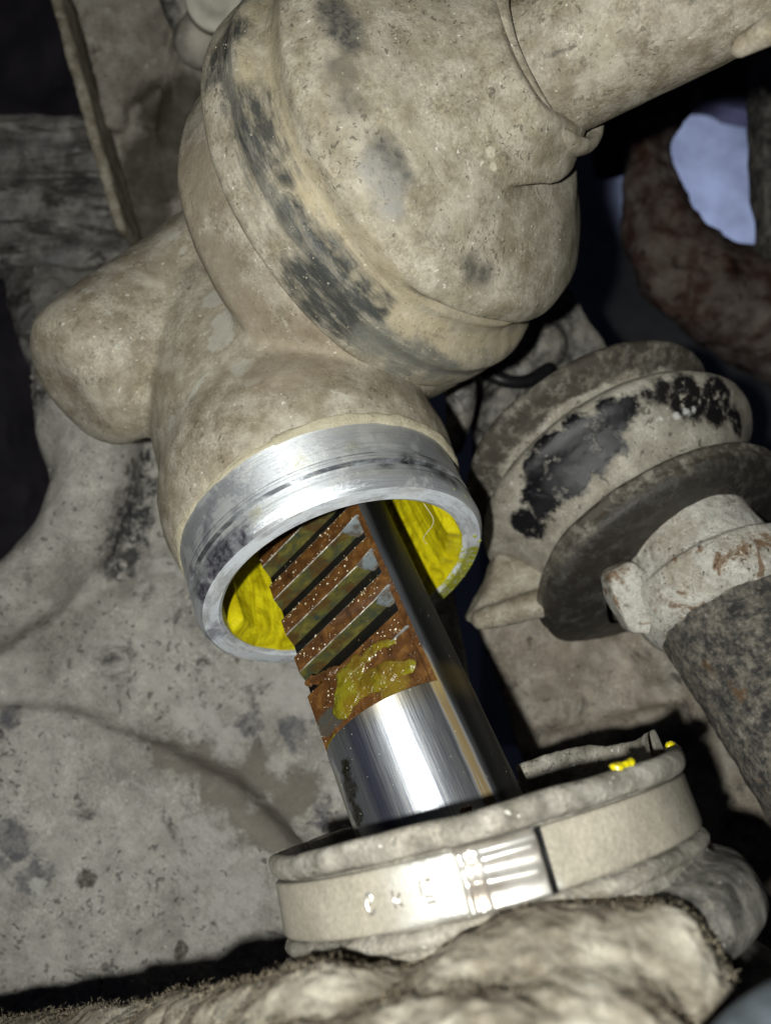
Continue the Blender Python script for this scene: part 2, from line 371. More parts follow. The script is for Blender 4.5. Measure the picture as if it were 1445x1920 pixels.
def machined(name, tint=(0.60, 0.60, 0.60, 1), rough=0.30, streak=(0.5, 0.5, 14), dirt=0.5, dark=(0.14, 0.14, 0.17, 1), met=0.65, aniso=0.8, lines=False):
    B = NB(name)
    sv = B.scaled(B.uv, streak)
    s1 = B.noise(1.0, 6, 0.75, vec=sv)
    c = B.ramp(s1, [(0.28, (0.42, 0.45, 0.52, 1)), (0.45, (0.74, 0.78, 0.84, 1)), (0.6, tint), (0.75, (0.88, 0.88, 0.88, 1))])
    ox = B.rng(B.noise(0.10, 9, 0.72, 0.5, off=7.0), 0.50, 0.60)
    c = B.mix(B.math('MULTIPLY', ox, dirt), c, (0.40, 0.38, 0.32, 1))
    pt = B.rng(B.noise(0.8, 6, 0.7, off=2.0), 0.60, 0.68)
    c = B.mix(B.math('MULTIPLY', pt, dirt), c, (0.55, 0.53, 0.46, 1))
    if lines:
        uvx = B.sep(B.uv); vv = uvx[1]
        for a_, b_, am in ((0.505, 0.560, 0.85), (0.70, 0.712, 0.5), (0.30, 0.306, 0.4), (0.16, 0.165, 0.35), (0.42, 0.435, 0.7), (0.46, 0.468, 0.6), (0.60, 0.606, 0.6), (0.36, 0.364, 0.5)):
            lw = B.math('MULTIPLY', B.rng(vv, a_ - 0.006, a_ + 0.006), B.rng(vv, b_ - 0.006, b_ + 0.006, 1, 0))
            lw = B.math('MULTIPLY', lw, B.rng(B.noise(1.0, 6, 0.7, vec=B.scaled(B.uv, (14, 2, 1))), 0.38, 0.58, 0.1, am))
            c = B.mix(lw, c, (0.045, 0.048, 0.055, 1))
    dk = B.rng(B.noise(0.07, 8, 0.65, 0.4, off=29.0), 0.58, 0.68)
    c = B.mix(B.math('MULTIPLY', dk, 0.75), c, dark)
    h = B.math('ADD', s1, B.math('MULTIPLY', B.noise(1.5, 6, 0.7), 0.35))
    f = B.math('MAXIMUM', ox, pt)
    tg = B.n('Tangent', direction_type='RADIAL', axis='Z'); B.set(B.b.inputs['Tangent'], tg.outputs[0])
    B.b.inputs['Anisotropic'].default_value = aniso; B.b.inputs['Anisotropic Rotation'].default_value = 0.25
    return B.fin(c, B.math('ADD', rough, B.math('MULTIPLY', f, 0.3 * dirt)), B.bump(h, 0.10), B.math('SUBTRACT', met, B.math('MULTIPLY', f, 0.5 * dirt)))
M['machined'] = machined('machined_aluminium', tint=(0.86, 0.88, 0.90, 1), streak=(9, 60, 1), rough=0.43, dirt=0.45, met=0.80, aniso=0.90, lines=True)
M['rim_face'] = machined('dull_machined_rim', tint=(0.40, 0.41, 0.42, 1), streak=(14, 6, 1), rough=0.55, dirt=0.3, met=0.35, aniso=0.0)
def clay_rim():
    B = NB('cream_dried_mud'); c = B.mix(B.noise(0.3, 6, 0.7), (0.30, 0.26, 0.18, 1), (0.50, 0.455, 0.34, 1))
    return B.fin(c, 0.9, B.bump(B.noise(1.2, 6, 0.75), 0.5), 0.0, 0.2)
M['mud_line'] = clay_rim()

def chrome_mat():
    B = NB('polished_rack_steel')
    u, v, w = B.sep(B.uv)                 # u = angle in degrees / 360, v = mm along the bar / 100
    st = B.noise(1.0, 4, 0.7, vec=B.scaled(B.uv, (260, 7, 1)))
    c = B.ramp(st, [(0.3, (0.40, 0.43, 0.55, 1)), (0.5, (0.66, 0.69, 0.75, 1)), (0.75, (0.82, 0.81, 0.80, 1))])
    tg = B.n('Tangent', direction_type='RADIAL', axis='Z'); B.set(B.b.inputs['Tangent'], tg.outputs[0]); B.b.inputs['Anisotropic'].default_value = 0.88; B.b.inputs['Anisotropic Rotation'].default_value = 0.25
    wob = B.math('MULTIPLY', B.math('SUBTRACT', B.noise(1.0, 6, 0.6, vec=B.scaled(B.uv, (30, 3.0, 1))), 0.5), 0.022)
    uu = B.math('ADD', u, wob)
    gold = B.math('MULTIPLY', B.rng(uu, 0.594, 0.602), B.rng(uu, 0.615, 0.626, 1, 0))
    gold = B.math('MULTIPLY', gold, B.rng(v, 0.27, 0.31))
    gold = B.math('MULTIPLY', gold, B.rng(B.noise(1.0, 6, 0.7, vec=B.scaled(B.uv, (120, 4, 1))), 0.3, 0.5, 0.35, 0.95))
    c = B.mix(gold, c, B.mix(B.noise(1.0, 5, 0.7, vec=B.scaled(B.uv, (200, 5, 1))), (0.12, 0.085, 0.04, 1), (0.40, 0.27, 0.08, 1)))
    # brownish film on the left, ragged edge
    fl = B.rng(B.math('ADD', uu, B.math('MULTIPLY', B.noise(1.0, 5, 0.6, vec=B.scaled(B.uv, (8, 9, 1)), off=3.0), 0.14)), 0.385, 0.400, 1, 0)
    fl = B.math('MULTIPLY', fl, B.rng(v, 0.36, 0.42))
    c = B.mix(B.math('MULTIPLY', fl, 0.75), c, (0.17, 0.145, 0.075, 1))
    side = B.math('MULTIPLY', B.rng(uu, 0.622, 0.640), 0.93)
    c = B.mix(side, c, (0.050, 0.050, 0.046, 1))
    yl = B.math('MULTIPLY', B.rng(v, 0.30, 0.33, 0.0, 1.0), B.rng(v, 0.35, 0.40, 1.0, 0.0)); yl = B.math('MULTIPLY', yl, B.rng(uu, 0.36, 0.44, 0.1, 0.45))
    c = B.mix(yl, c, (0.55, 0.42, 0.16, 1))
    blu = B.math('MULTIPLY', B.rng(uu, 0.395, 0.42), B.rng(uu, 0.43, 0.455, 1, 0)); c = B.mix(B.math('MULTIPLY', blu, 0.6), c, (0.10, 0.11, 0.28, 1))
    r = B.math('ADD', B.rng(st, 0.3, 0.7, 0.50, 0.60), B.math('MULTIPLY', B.math('MAXIMUM', gold, fl), 0.12))
    h = st
    sc_ = B.rng(B.noise(1.0, 2, 0.5, vec=B.scaled(B.uv, (420, 3.5, 1)), off=6.0), 0.62, 0.66)
    c = B.mix(B.math('MULTIPLY', sc_, 0.5), c, (0.22, 0.20, 0.17, 1))
    return B.fin(c, r, B.bump(h, 0.02), B.math('SUBTRACT', 0.95, B.math('MULTIPLY', B.math('MAXIMUM', gold, fl), 0.6)))
M['chrome'] = chrome_mat()
def oily(name, a, b, c3, rough=0.16, bumpd=0.25, coat=0.6, glint=True):
    B = NB(name)
    c = B.ramp(B.noise(0.35, 8, 0.65, 0.5), [(0.3, a), (0.52, b), (0.72, c3)])
    h = B.math('ADD', B.noise(1.1, 6, 0.65), B.math('MULTIPLY', B.rng(B.voro(0.9), 0.0, 0.32, 1, 0), B.rng(B.noise(0.35, 3, .5, off=8.0), 0.47, 0.6) if glint else 0.0))
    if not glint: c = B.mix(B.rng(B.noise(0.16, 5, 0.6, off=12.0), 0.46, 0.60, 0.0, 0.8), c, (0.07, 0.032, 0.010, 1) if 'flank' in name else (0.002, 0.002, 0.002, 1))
    return B.fin(c, rough, B.bump(h, bumpd), 0.0, 0.6, Coat_Weight=coat, Coat_Roughness=0.08)
M['brown_grease'] = oily('brown_oily_land', (0.035, 0.014, 0.005, 1), (0.085, 0.036, 0.010, 1), (0.17, 0.080, 0.020, 1), rough=0.22)
M['flank'] = oily('yellow_green_flank_film', (0.020, 0.036, 0.034, 1), (0.085, 0.080, 0.022, 1), (0.19, 0.155, 0.030, 1), rough=0.38, bumpd=0.12, coat=0.25, glint=False)
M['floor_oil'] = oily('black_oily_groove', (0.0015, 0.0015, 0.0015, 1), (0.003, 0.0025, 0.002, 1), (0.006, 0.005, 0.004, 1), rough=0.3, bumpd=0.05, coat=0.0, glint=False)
def steel_face():
    B = NB('cut_steel_face'); s = B.noise(1.0, 5, 0.7, vec=B.scaled(B.co, (0.5, 0.5, 5)))
    return B.fin(B.mix(B.rng(B.noise(0.35, 6, 0.65), 0.44, 0.62, 0.0, 0.75), B.mix(s, (0.16, 0.20, 0.22, 1), (0.42, 0.46, 0.48, 1)), (0.11, 0.06, 0.02, 1)), 0.38, B.bump(s, 0.12), 0.5)
M['steel_face'] = steel_face()
def bright_edge():
    B = NB('bright_steel_edge'); return B.fin(B.mix(B.rng(B.noise(0.5, 5, 0.7), 0.4, 0.62), (0.15, 0.125, 0.10, 1), (0.45, 0.43, 0.38, 1)), 0.4, B.bump(B.noise(2.0, 3), 0.05), 0.5)
M['edge'] = bright_edge()
def grease(name, base, deep, rough=0.2, bumpd=0.16):
    B = NB(name)
    x = B.noise(0.18, 5, 0.55, 1.0); st = B.noise(0.5, 4, 0.5, 2.0)
    c = B.mix(B.rng(x, 0.35, 0.7), base, deep)
    c = B.mix(B.math('MULTIPLY', B.rng(B.noise(0.9, 5, 0.7, off=3), 0.60, 0.70), 0.6), c, (0.10, 0.08, 0.01, 1))
    c = B.mix(B.math('MULTIPLY', B.rng(B.noise(0.14, 6, 0.6, 1.5, off=9), 0.50, 0.66), 0.55), c, tuple(x * 0.45 for x in deep[:3]) + (1,))
    return B.fin(c, B.rng(st, 0.3, 0.7, rough, rough + 0.15), B.bump(B.math('ADD', st, B.math('MULTIPLY', B.noise(2.2, 4, .6), .12)), bumpd), 0.0, 0.5,
                 Subsurface_Weight=0.18, Subsurface_Radius=(0.002, 0.0016, 0.0002), Coat_Weight=0.5, Coat_Roughness=0.15)
M['grease'] = grease('bright_yellow_grease', (0.60, 0.53, 0.008, 1), (0.42, 0.34, 0.004, 1))
M['grease_olive'] = grease('olive_yellow_grease', (0.17, 0.155, 0.008, 1), (0.13, 0.075, 0.008, 1), rough=0.13, bumpd=0.4)
M['grease_amber'] = grease('amber_grease', (0.42, 0.22, 0.015, 1), (0.30, 0.13, 0.01, 1), rough=0.15, bumpd=0.9)
def clamp_mat():
    B = NB('dusty_clamp_band')
    x, y, z = B.sep()
    # x is the sideways coordinate of the boot: the band is wiped clean beside the crimp
    wob = B.math('MULTIPLY', B.math('SUBTRACT', B.noise(0.18, 8, 0.7), 0.5), 13.0)
    clean = B.math('MULTIPLY', B.rng(B.math('ADD', x, wob), -17, -7), B.rng(B.math('ADD', x, wob), 4.0, 7.0, 1, 0))
    clean = B.math('MULTIPLY', clean, 0.92)
    d = B.mix(B.rng(B.noise(0.10, 8, 0.6), 0.3, 0.7), (0.1974, 0.1784, 0.14, 1), (0.2772, 0.249, 0.2, 1))
    d = B.mix(B.rng(B.noise(0.25, 8, 0.7, off=4), 0.62, 0.72, 0, 0.6), d, (0.2, 0.19, 0.17, 1))
    d = B.mix(1.0, d, B.ramp(B.noise(1.6, 4, 0.7), [(0.25, (0.7, .7, .7, 1)), (0.75, (1.2, 1.2, 1.2, 1))]), 'MULTIPLY')
    c = B.mix(clean, d, (0.51, 0.4972, 0.4675, 1))
    return B.fin(c, B.math('SUBTRACT', 0.85, B.math('MULTIPLY', clean, 0.40)), B.bump(B.math('ADD', B.noise(0.5, 7, 0.7), B.math('MULTIPLY', B.noise(2.0, 3), .3)), 0.15), B.math('MULTIPLY', clean, 0.8))
M['clamp'] = clamp_mat()
def ear_mat():
    B = NB('bright_crimp_steel')
    return B.fin(B.mix(B.rng(B.noise(0.2, 6, .6), .4, .65), (0.80, 0.77, 0.73, 1), (0.55, 0.50, 0.45, 1)), 0.30, B.bump(B.noise(0.3, 4, 0.6), 0.04), 0.8)
M['ear'] = ear_mat()
def glove_mat():
    B = NB('soiled_knit_fleece')
    a = B.noise(0.10, 8, 0.65, 0.5); k = B.noise(0.55, 5, 0.7)
    c = B.ramp(a, [(0.32, (0.085, 0.07, 0.052, 1)), (0.45, (0.175, 0.155, 0.125, 1)), (0.58, (0.26, 0.24, 0.20, 1)), (0.72, (0.38, 0.36, 0.31, 1))])
    c = B.mix(1.0, c, B.ramp(k, [(0.3, (0.72, 0.7, 0.66, 1)), (0.6, (1.02, 1.02, 1.02, 1)), (0.75, (1.3, 1.28, 1.22, 1))]), 'MULTIPLY')
    h = B.math('ADD', B.math('MULTIPLY', k, 0.6), B.rng(B.voro(0.42, vec=B.scaled(B.co, (1, 1, 1.6))), 0.0, 0.75, 1, 0))
    return B.fin(c, 0.95, B.bump(h, 0.35), 0.0, 0.1)
M['glove'] = glove_mat()
def fuzz_mat():
    B = NB('glove_fuzz_fibre'); c = B.mix(B.rng(B.noise(0.10, 8, 0.65, 0.5), 0.4, 0.6), (0.175, 0.1386, 0.096, 1), (0.315, 0.2706, 0.198, 1))
    return B.fin(c, 0.9, None, 0.0, 0.1)
M['fuzz'] = fuzz_mat()
def plain(name, col, rough=0.8, bump=0.2, sc=0.1, var=0.5):
    B = NB(name); k = B.noise(sc, 7, 0.65)
    c = B.mix(1.0, col, B.ramp(k, [(0.3, (1 - var, 1 - var, 1 - var, 1)), (0.7, (1 + var, 1 + var, 1 + var, 1))]), 'MULTIPLY')
    return B.fin(c, rough, B.bump(k, bump), 0.0, 0.3)
M['cuff'] = plain('blue_grey_cuff', (0.035, 0.042, 0.05, 1), 0.9, 0.3, 0.3)
M['ground'] = plain('pale_concrete_ground', (0.42, 0.42, 0.44, 1), 0.9, 5, 0.012, 0.3)
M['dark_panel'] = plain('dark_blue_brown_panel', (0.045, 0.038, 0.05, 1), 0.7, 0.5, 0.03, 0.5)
M['hose'] = plain('black_hose', (0.012, 0.012, 0.013, 1), 0.4, 0.1, 0.3)
M['white_disc'] = plain('pale_worn_washer', (0.5, 0.47, 0.40, 1), 0.7, 0.2, 0.2, 0.2)
M['fibre'] = plain('pale_fibre', (0.5, 0.47, 0.38, 1), 0.6, 0.0, 0.2, 0.1)

# ================================================================== STEERING GEAR HOUSING
HA = (0.345, -0.555, -0.757)
FH = Fr(P(651, 1096, 170), HA)
FR = Fr(P(637, 1075, 170), (.36, -.54, -.76))
FB = Fr(P(718, 361, 185), (.695, -.66, .284))
hs = thing('steering_gear_housing', 'dusty cast steering gear housing with a bright machined open collar and a rounded side boss', 'gear housing', frame=FH)
RO, RI = 31.8, 25.6
# machined collar: outer wall with groove, front face, bore
outer = [(-16.5, 31.6), (-16.2, 31.9), (-6.6, 31.9), (-6.4, 31.0), (-5.3, 31.0), (-5.1, 31.8), (-1.9, 31.9), (-0.5, 31.3), (0, 30.6)]
def dens(p, st=0.5):
    out = [p[0]]
    for a, b in zip(p[:-1], p[1:]):
        n = max(1, int(np.hypot(b[0] - a[0], b[1] - a[1]) / st))
        for i in range(1, n + 1): out.append((a[0] + (b[0] - a[0]) * i / n, a[1] + (b[1] - a[1]) * i / n))
    return np.array(out)
def rev_uv(fr, prof, nseg=256, fn=None):
    prof = np.array(prof); ph = np.linspace(0, 360, nseg + 1)
    PH, S = np.meshgrid(ph, prof[:, 0]); R = np.repeat(prof[:, 1:2], nseg + 1, 1)
    if fn: R, S = fn(PH, S, R)
    L = np.concatenate([[0], np.cumsum(np.linalg.norm(np.diff(prof, axis=0), axis=1))])
    uv = np.stack([PH / 360, np.repeat((L / 20)[:, None], nseg + 1, 1)], -1)
    return fr.pt(R, PH, S).reshape(-1, 3), grid_faces(len(prof), nseg + 1, False), uv.reshape(-1, 2)
v, f, uv = rev_uv(FH, dens(outer), fn=lambda PH, S, R: (R + 0.05 * vnoise(np.stack([PH / 6, S, R], -1), 1.5, 3), S))
obj('machined_collar', v, f, M['machined'], hs, uv=uv, angle=35)
v, f, uv = rev_uv(FH, dens([(0.0, 30.72), (0.02, 30.7), (0.1, 27.5), (-0.5, 26.7), (-14, 26.6), (-42, 26.6)], 1.0))
obj('collar_rim', v, f, M['rim_face'], hs, uv=uv, angle=35)
# rough cream mud line where the casting starts
def mudfn(PH, S, R):
    q = np.stack([PH / 4, S * 2, R * 0], -1)
    return R + 0.35 * vnoise(q, 1.3, 5) - 0.9 * smooth(-0.1, 0.5, vnoise(q, 9, 6, 3)), S + 0.6 * vnoise(q, 3.0, 9)
v, f = revolve(FH, [(-15.9, 31.6), (-16.1, 32.6), (-16.8, 33.1), (-17.5, 33.2), (-18.0, 32.0)], 720, 16, mudfn)
obj('mud_line', v, f, M['mud_line'], hs)
# cast body: thick tube + boss + seat under the bell, one skin
def closed_tube(fr, prof_out, prof_in, n=96):
    p = list(prof_out) + list(prof_in); v, f = revolve(fr, p, n, None, None, use_spline=False)
    nr = len(p); f += [((nr - 1) * n + j, (nr - 1) * n + (j + 1) % n, (j + 1) % n, j) for j in range(n)]
    return v, f
shells = [closed_tube(FH, [(-15.6, 28.0), (-15.6, 31.6), (-17.5, 33.0), (-24, 34.2), (-31, 34.0), (-40, 32.0), (-58, 31.5), (-80, 30)], [(-80, 27.3), (-20, 27.3)])]
def solid_rev(fr, prof, n=96):
    v, f = revolve(fr, prof, n, use_spline=False); nr = len(prof)
    f += [tuple(range(n - 1, -1, -1)), tuple(range((nr - 1) * n, nr * n))]
    return v, f
# seat under the bell
FSE = Fr(P(726, 384, 185), (.695, -.66, .284))
shells.append(solid_rev(FSE, [(-26, 34), (-22, 41.0), (-18, 44.0), (-3, 44.0), (-1, 42)]))
# side boss
b0, b1 = P(430, 545, 222), P(200, 690, 197)
bd = nrm(b1 - b0)
shells.append(tube([b0, b0 + (b1 - b0) * 0.5, b1, b1 + bd * 4, b1 + bd * 8, b1 + bd * 10.5, b1 + bd * 12], [23.5, 21.6, 19.6, 19.0, 17.6, 14.6, 9.5], 48))
shells.append(capsule(P(330, 620, 215), P(480, 700, 200), 21, 24, 48))
shells.append(capsule(P(560, 600, 210), P(420, 560, 215), 26, 24, 48))
cast('cast_body', shells, M['housing'], hs, voxel=1.0, it=14, fac=0.5, disp=((14, 0.4, 1), (3.0, 0.10, 2)))

# ================================================================== BELL
bl = thing('dust_cover', 'large bell shaped rubber dust cover, thick with beige dust and worn black along its rim', 'rubber cover', frame=FB)
bprof = [(-3.0, 43.5), (-3.0, 46.2), (-1.6, 47.2), (1.5, 47.2), (5, 46.8), (7.5, 47.0), (9.5, 46.2), (11.5, 43.9), (14, 42.9), (17, 43.6), (20, 44.3), (25, 42.0), (28, 38.8),
         (31, 34.8), (34, 30.2), (37, 26.0), (39.5, 22.6), (42.0, 20.0), (44.5, 18.0), (46, 16.0), (46, 14.0)]
def bellfn(PH, S, R):
    a = (PH + 180) % 360 - 180
    q = np.stack([R * np.cos(np.radians(PH)), R * np.sin(np.radians(PH)), S], -1)
    side = smooth(38, 80, a) * (1 - smooth(150, 178, a))
    # two creases pressed into the right flank and the bulges between them
    k1 = np.exp(-((S - 18.5 - 0.035 * (a - 90)) / 1.3) ** 2) * 4.6; k2 = np.exp(-((S - 36.5 - 0.04 * (a - 90)) / 1.5) ** 2) * 5.5
    bulge = np.exp(-((S - 27) / 6.0) ** 2) * 2.0 - 2.6 * smooth(6, 16, S)
    R = R + side * (bulge - k1 - k2)
    R = R + 0.7 * vnoise(q, 19, 7, 2) * smooth(8, 18, S) + 0.12 * vnoise(q, 4, 12, 3)
    return R, S + 0.5 * vnoise(q, 15, 30, 2) * (S < 40)
def bellfn_lip(PH, S, R):
    q = np.stack([R * np.cos(np.radians(PH)), R * np.sin(np.radians(PH)), S], -1)
    return R + 0.35 * vnoise(q, 12, 77, 2) + 0.08 * vnoise(q, 2, 78, 2), S + 0.25 * vnoise(q, 8, 79, 2)
v, f = revolve(FB, bprof, 420, 170, bellfn, ph0=180, ph1=540)
obj('rubber_bell', v, f, M['bell'], bl, uv=_UV)
FL = Fr(P(1040, 112, 158), (.72, -.66, .22))
v, f = revolve(FL, [(-13, 21.5), (-9, 19.2), (-6, 18.0), (-4.2, 17.5), (-3.6, 17.8), (-2.6, 18.4), (-0.8, 18.6), (0.3, 18.1), (0.9, 17.2), (0.9, 16.4), (0.0, 15.7), (-0.8, 15.5), (-1.2, 16.0), (-2.2, 15.9), (-3.0, 15.2), (-6, 14.6)], 220, 110, bellfn_lip)
obj('sleeve_lip', v, f, M['bell'], bl)
# ================================================================== SHAFT through the bell
FS = Fr(P(1041, 113, 158), (.84, -.50, .21))
sh = thing('steering_shaft', 'dust coated steel shaft running from the rubber cover to the top right corner', 'shaft', frame=FS)
def shfn(PH, S, R):
    q = np.stack([R * np.cos(np.radians(PH)), R * np.sin(np.radians(PH)), S], -1)
    return R + 0.25 * vnoise(q, 9, 3) + 0.08 * vnoise(q, 2, 4), S
v, f = revolve(FS, [(-12, 14.0), (0, 14.4), (20, 14.2), (40, 13.9), (52, 13.8)], 160, 90, shfn)
obj('shaft_tube', v, f, M['shaft'], sh)
v, f = capsule(P(1390, 85, 118), P(1470, 40, 113), 1.6, 2.4)
obj('bolt_end', v, f, M['shaft'], sh)

# ================================================================== RACK
rk = thing('rack_bar', 'greasy toothed steel rack bar coming out of the open collar, polished at its lower end', 'rack bar', frame=FR)
R0 = 15.0; PHC = -21.0; HL = 7.0; HF = 3.2; KH = -0.16; KE = -0.04
n0 = math.cos(math.radians(PHC)) * FR.v + math.sin(math.radians(PHC)) * FR.u
t0 = -math.sin(math.radians(PHC)) * FR.v + math.cos(math.radians(PHC)) * FR.u
def section(mode):
    """closed cross-section (t, h, angle) from left corner over the flat to the right corner and round the back"""
    if mode == 'flat':
        tl = -math.sqrt(R0**2 - HF**2); T1, T2 = 10.3, 12.0; tr = math.sqrt(R0**2 - HL**2)
        top = [(tl + (T1 - tl) * i / 24, HF) for i in range(25)] + [(T1 + (T2 - T1) * i / 4, HF + (HL - HF) * i / 4) for i in range(1, 5)] + [(T2 + (tr - T2) * i / 4, HL) for i in range(1, 5)]
    else:
        tl = -math.sqrt(R0**2 - HF**2); tr = math.sqrt(R0**2 - HL**2); al = math.atan2(tl, HF); ar = math.atan2(tr, HL)
        flat = section('flat')[:33]; ts = [p[0] for p in flat]
        top = []
        for t in ts:
            t_ = max(min(t, tr), tl); h = math.sqrt(max(R0**2 - t_**2, 0)); top.append((t_, h))
    al = math.atan2(tl, HF); ar = math.atan2(tr, HL)
    back = [(R0 * math.sin(a), R0 * math.cos(a)) for a in np.linspace(ar, 2 * math.pi + al, 66)[1:-1]]
    return top + back
secF, secC = np.array(section('flat')), np.array(section('full'))
S_END = 35.3
def kh(s_): return KH + (KE - KH) * float(smooth(S_END - 5, S_END - 0.5, s_))
def shear(t, h, KH=KH):
    """helix shift of a row, fading to zero round the back"""
    a = np.degrees(np.arctan2(t, h)); ins = np.abs(a) < 75
    return np.where(h > 0, KH * t, KH * t * np.clip(1 + h / R0, 0, 1))
rows = []
for s_ in np.arange(-78, S_END - 0.05, 1.0): rows.append((s_, 0.0))
rows += [(S_END - 0.02, 0.0), (S_END, 0.0), (S_END + 0.15, 1.0)]
for s_ in np.arange(S_END + 1, 110, 1.0): rows.append((s_, 1.0))
V, UV = [], []
for s_, w in rows:
    sec = secF * (1 - w) + secC * w
    sh_ = shear(sec[:, 0], sec[:, 1], kh(s_)) * (1 - smooth(60, 80, s_))
    for (t, h), d in zip(sec, sh_):
        V.append(FR.o + FR.a * (s_ + d) + n0 * h + t0 * t)
        ang = (math.degrees(math.atan2(t, h)) + PHC + 180) % 360
        UV.append((ang / 360, (s_ + d) / 100))
nc = len(secF); faces = grid_faces(len(rows), nc); mid = []
for i in range(len(rows) - 1):
    for j in range(nc):
        if rows[i + 1][1] > 0.5 and rows[i][1] > 0.5: mid.append(0)
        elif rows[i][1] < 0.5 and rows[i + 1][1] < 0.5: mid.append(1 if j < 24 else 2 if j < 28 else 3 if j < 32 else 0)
        else: mid.append(4 if j < 32 else 0)
faces += [tuple(range(nc - 1, -1, -1))]; mid.append(1)
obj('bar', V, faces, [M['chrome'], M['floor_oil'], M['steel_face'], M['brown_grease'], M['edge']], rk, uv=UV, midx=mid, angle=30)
# teeth: land, long flank, short flank; each one a piece
PITCH = 8.8
tl, T1 = -13.2, 10.9
def tooth(s0, name='tooth', land=3.3, flank=0.9, last=False):
    nt = 40; V, F_, mi = [], [], []
    ts = np.linspace(0, 1, nt)
    # profile: back foot, back tip, (edge), front tip, front foot
    b = 0.5
    prof = [(-b, HF - .1), (-0.22, HL - 0.15), (0.0, HL), (land, HL), (land + 0.18, HL - 0.12), (land + flank, HF - .1)]
    for k in ts:
        for (ds, h) in prof:
            left = -math.sqrt(R0**2 - max(h, .1)**2) + 0.05; t1 = T1 + (h - HF) * 0.42 - (0.0 if ds < land + 0.1 else 0.25)
            t = left + (t1 - left) * k
            wob = 0.10 * float(vnoise(np.array([t * 1.0, h, s0 * 1.0]), 2.0, 5, 2))
            V.append(FR.o + FR.a * (s0 + ds + KH * t + wob * (h > HF)) + n0 * (h + (wob * .4 if h > HF else 0)) + t0 * t)
    npf = len(prof); mats = [1, 3, 0, 3, 2]
    for i in range(nt - 1):
        for j in range(npf - 1):
            F_.append((i * npf + j, i * npf + j + 1, (i + 1) * npf + j + 1, (i + 1) * npf + j)); mi.append(mats[j])
    F_.append(tuple(range(npf))); mi.append(2); F_.append(tuple(range(nt * npf - 1, (nt - 1) * npf - 1, -1))); mi.append(1)
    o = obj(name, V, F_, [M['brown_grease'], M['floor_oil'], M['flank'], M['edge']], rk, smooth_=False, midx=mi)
    return o
s_first = S_END - 5.6 - 8.8
for k in range(0, 8): tooth(s_first - PITCH * (k + 1))
def tooth_end(s0):
    V = []
    fl = lambda q: HL - 0.1 - min(q, 1.0) * (HL - HF - 0.6)
    for lift in (-0.35, 0.35):
        for (t, q) in ((7.2, -0.05), (8.8, 1.25), (13.6, 1.45), (12.4, -0.05)):
            V.append(FR.o + FR.a * (s0 + 3.35 + q * 0.9 + KH * t) + n0 * (fl(max(q, 0)) + lift + (0.5 if t > 10 else 0)) + t0 * t)
    F_ = [(0, 1, 2, 3), (4, 5, 6, 7), (0, 1, 5, 4), (1, 2, 6, 5), (2, 3, 7, 6), (3, 0, 4, 7)]
    V = np.array(V) + vnoise(np.array(V), 1.5, 300 + int(s0), 2)[:, None] * 0.35 * n0
    o = obj('tooth_end', V, F_, [M['steel_face'], M['edge']], rk, smooth_=True, midx=[0, 0, 1, 1, 0, 0])
    m = o.modifiers.new('worn_edge', 'BEVEL'); m.width = 0.35 * MM; m.segments = 3
    return o
for k in range(0, 5): tooth_end(s_first - PITCH * (k + 1))
tooth_end(s_first - PITCH * 0 + 0.6)
# run-out land between the last groove and the polished bar
V, F_, mi = [], [], []
for k in np.linspace(0, 1, 40):
    for ds, h in [(-1.2, HF - .1), (0, HL), (S_END - s_first + 0.05, HL), (S_END - s_first + 0.05, HF)]:
        left = -math.sqrt(R0**2 - h**2) + 0.05; t = left + (12.2 - left) * k
        V.append(FR.o + FR.a * (s_first + ds + (KE if ds > 1 else KH) * t) + n0 * h + t0 * t)
for i in range(39):
    for j in range(3): F_.append((i * 4 + j, i * 4 + j + 1, (i + 1) * 4 + j + 1, (i + 1) * 4 + j)); mi.append([1, 0, 0][j])
F_.append((0, 1, 2, 3)); mi.append(0); F_.append((159, 158, 157, 156)); mi.append(0)
obj('run_out_land', V, F_, [M['brown_grease'], M['floor_oil']], rk, smooth_=False, midx=mi)
def rackpt(t, s_, h): return FR.o + FR.a * (s_ + KH * t) + n0 * h + t0 * t
# pale oily specks along the lands, added to stand in for small glints
def blob(c, r, n, sq=0.6, ns=8, nr=5):
    n = nrm(n); x = nrm(np.cross(n, [0.3, 0.5, 0.8])); y = np.cross(n, x); V = []
    for i in range(nr):
        th = math.pi / 2 * i / (nr - 1)
        for j in range(ns):
            a = 2 * math.pi * j / ns; V.append(c + r * math.cos(th) * (math.cos(a) * x + math.sin(a) * y) + n * r * sq * math.sin(th))
    return np.array(V), grid_faces(nr, ns)
parts = []
for k in range(10):
    s0 = s_first - 0.2 - PITCH * k if k else s_first
    for _ in range(42 if k else 70):
        t = RNG.uniform(-13, 11.2); ds = RNG.choice([RNG.normal(0.35, 0.25), RNG.uniform(0.1, 3.3)]) if k else RNG.uniform(0.1, 5)
        parts.append(blob(rackpt(t, s0 + ds, HL), RNG.uniform(0.05, 0.14) * RNG.choice([1, 1, 1.6]), n0, 0.6, 7, 4))
for _ in range(120):
    ph = RNG.uniform(-70, 85); parts.append(blob(FR.pt(R0 - .02, ph, RNG.uniform(0, 70)), RNG.uniform(0.04, 0.09), FR.pt(1, ph, 0) - FR.o, 0.6, 6, 3))
def glint_speck_mat():
    B = NB('pale_oily_glint_speck'); return B.fin(B.mix(B.rng(B.noise(1.2, 2), 0.45, 0.55), (0.45, 0.36, 0.20, 1), (0.75, 0.70, 0.55, 1)), 0.12, None, 0.0, 0.8)  # glints put into the pale colour of the specks
M['glint_speck'] = glint_speck_mat()
v, f = joinvf(*parts)
meta(obj('glint_specks', v, f, M['glint_speck'], rk), kind='stuff')
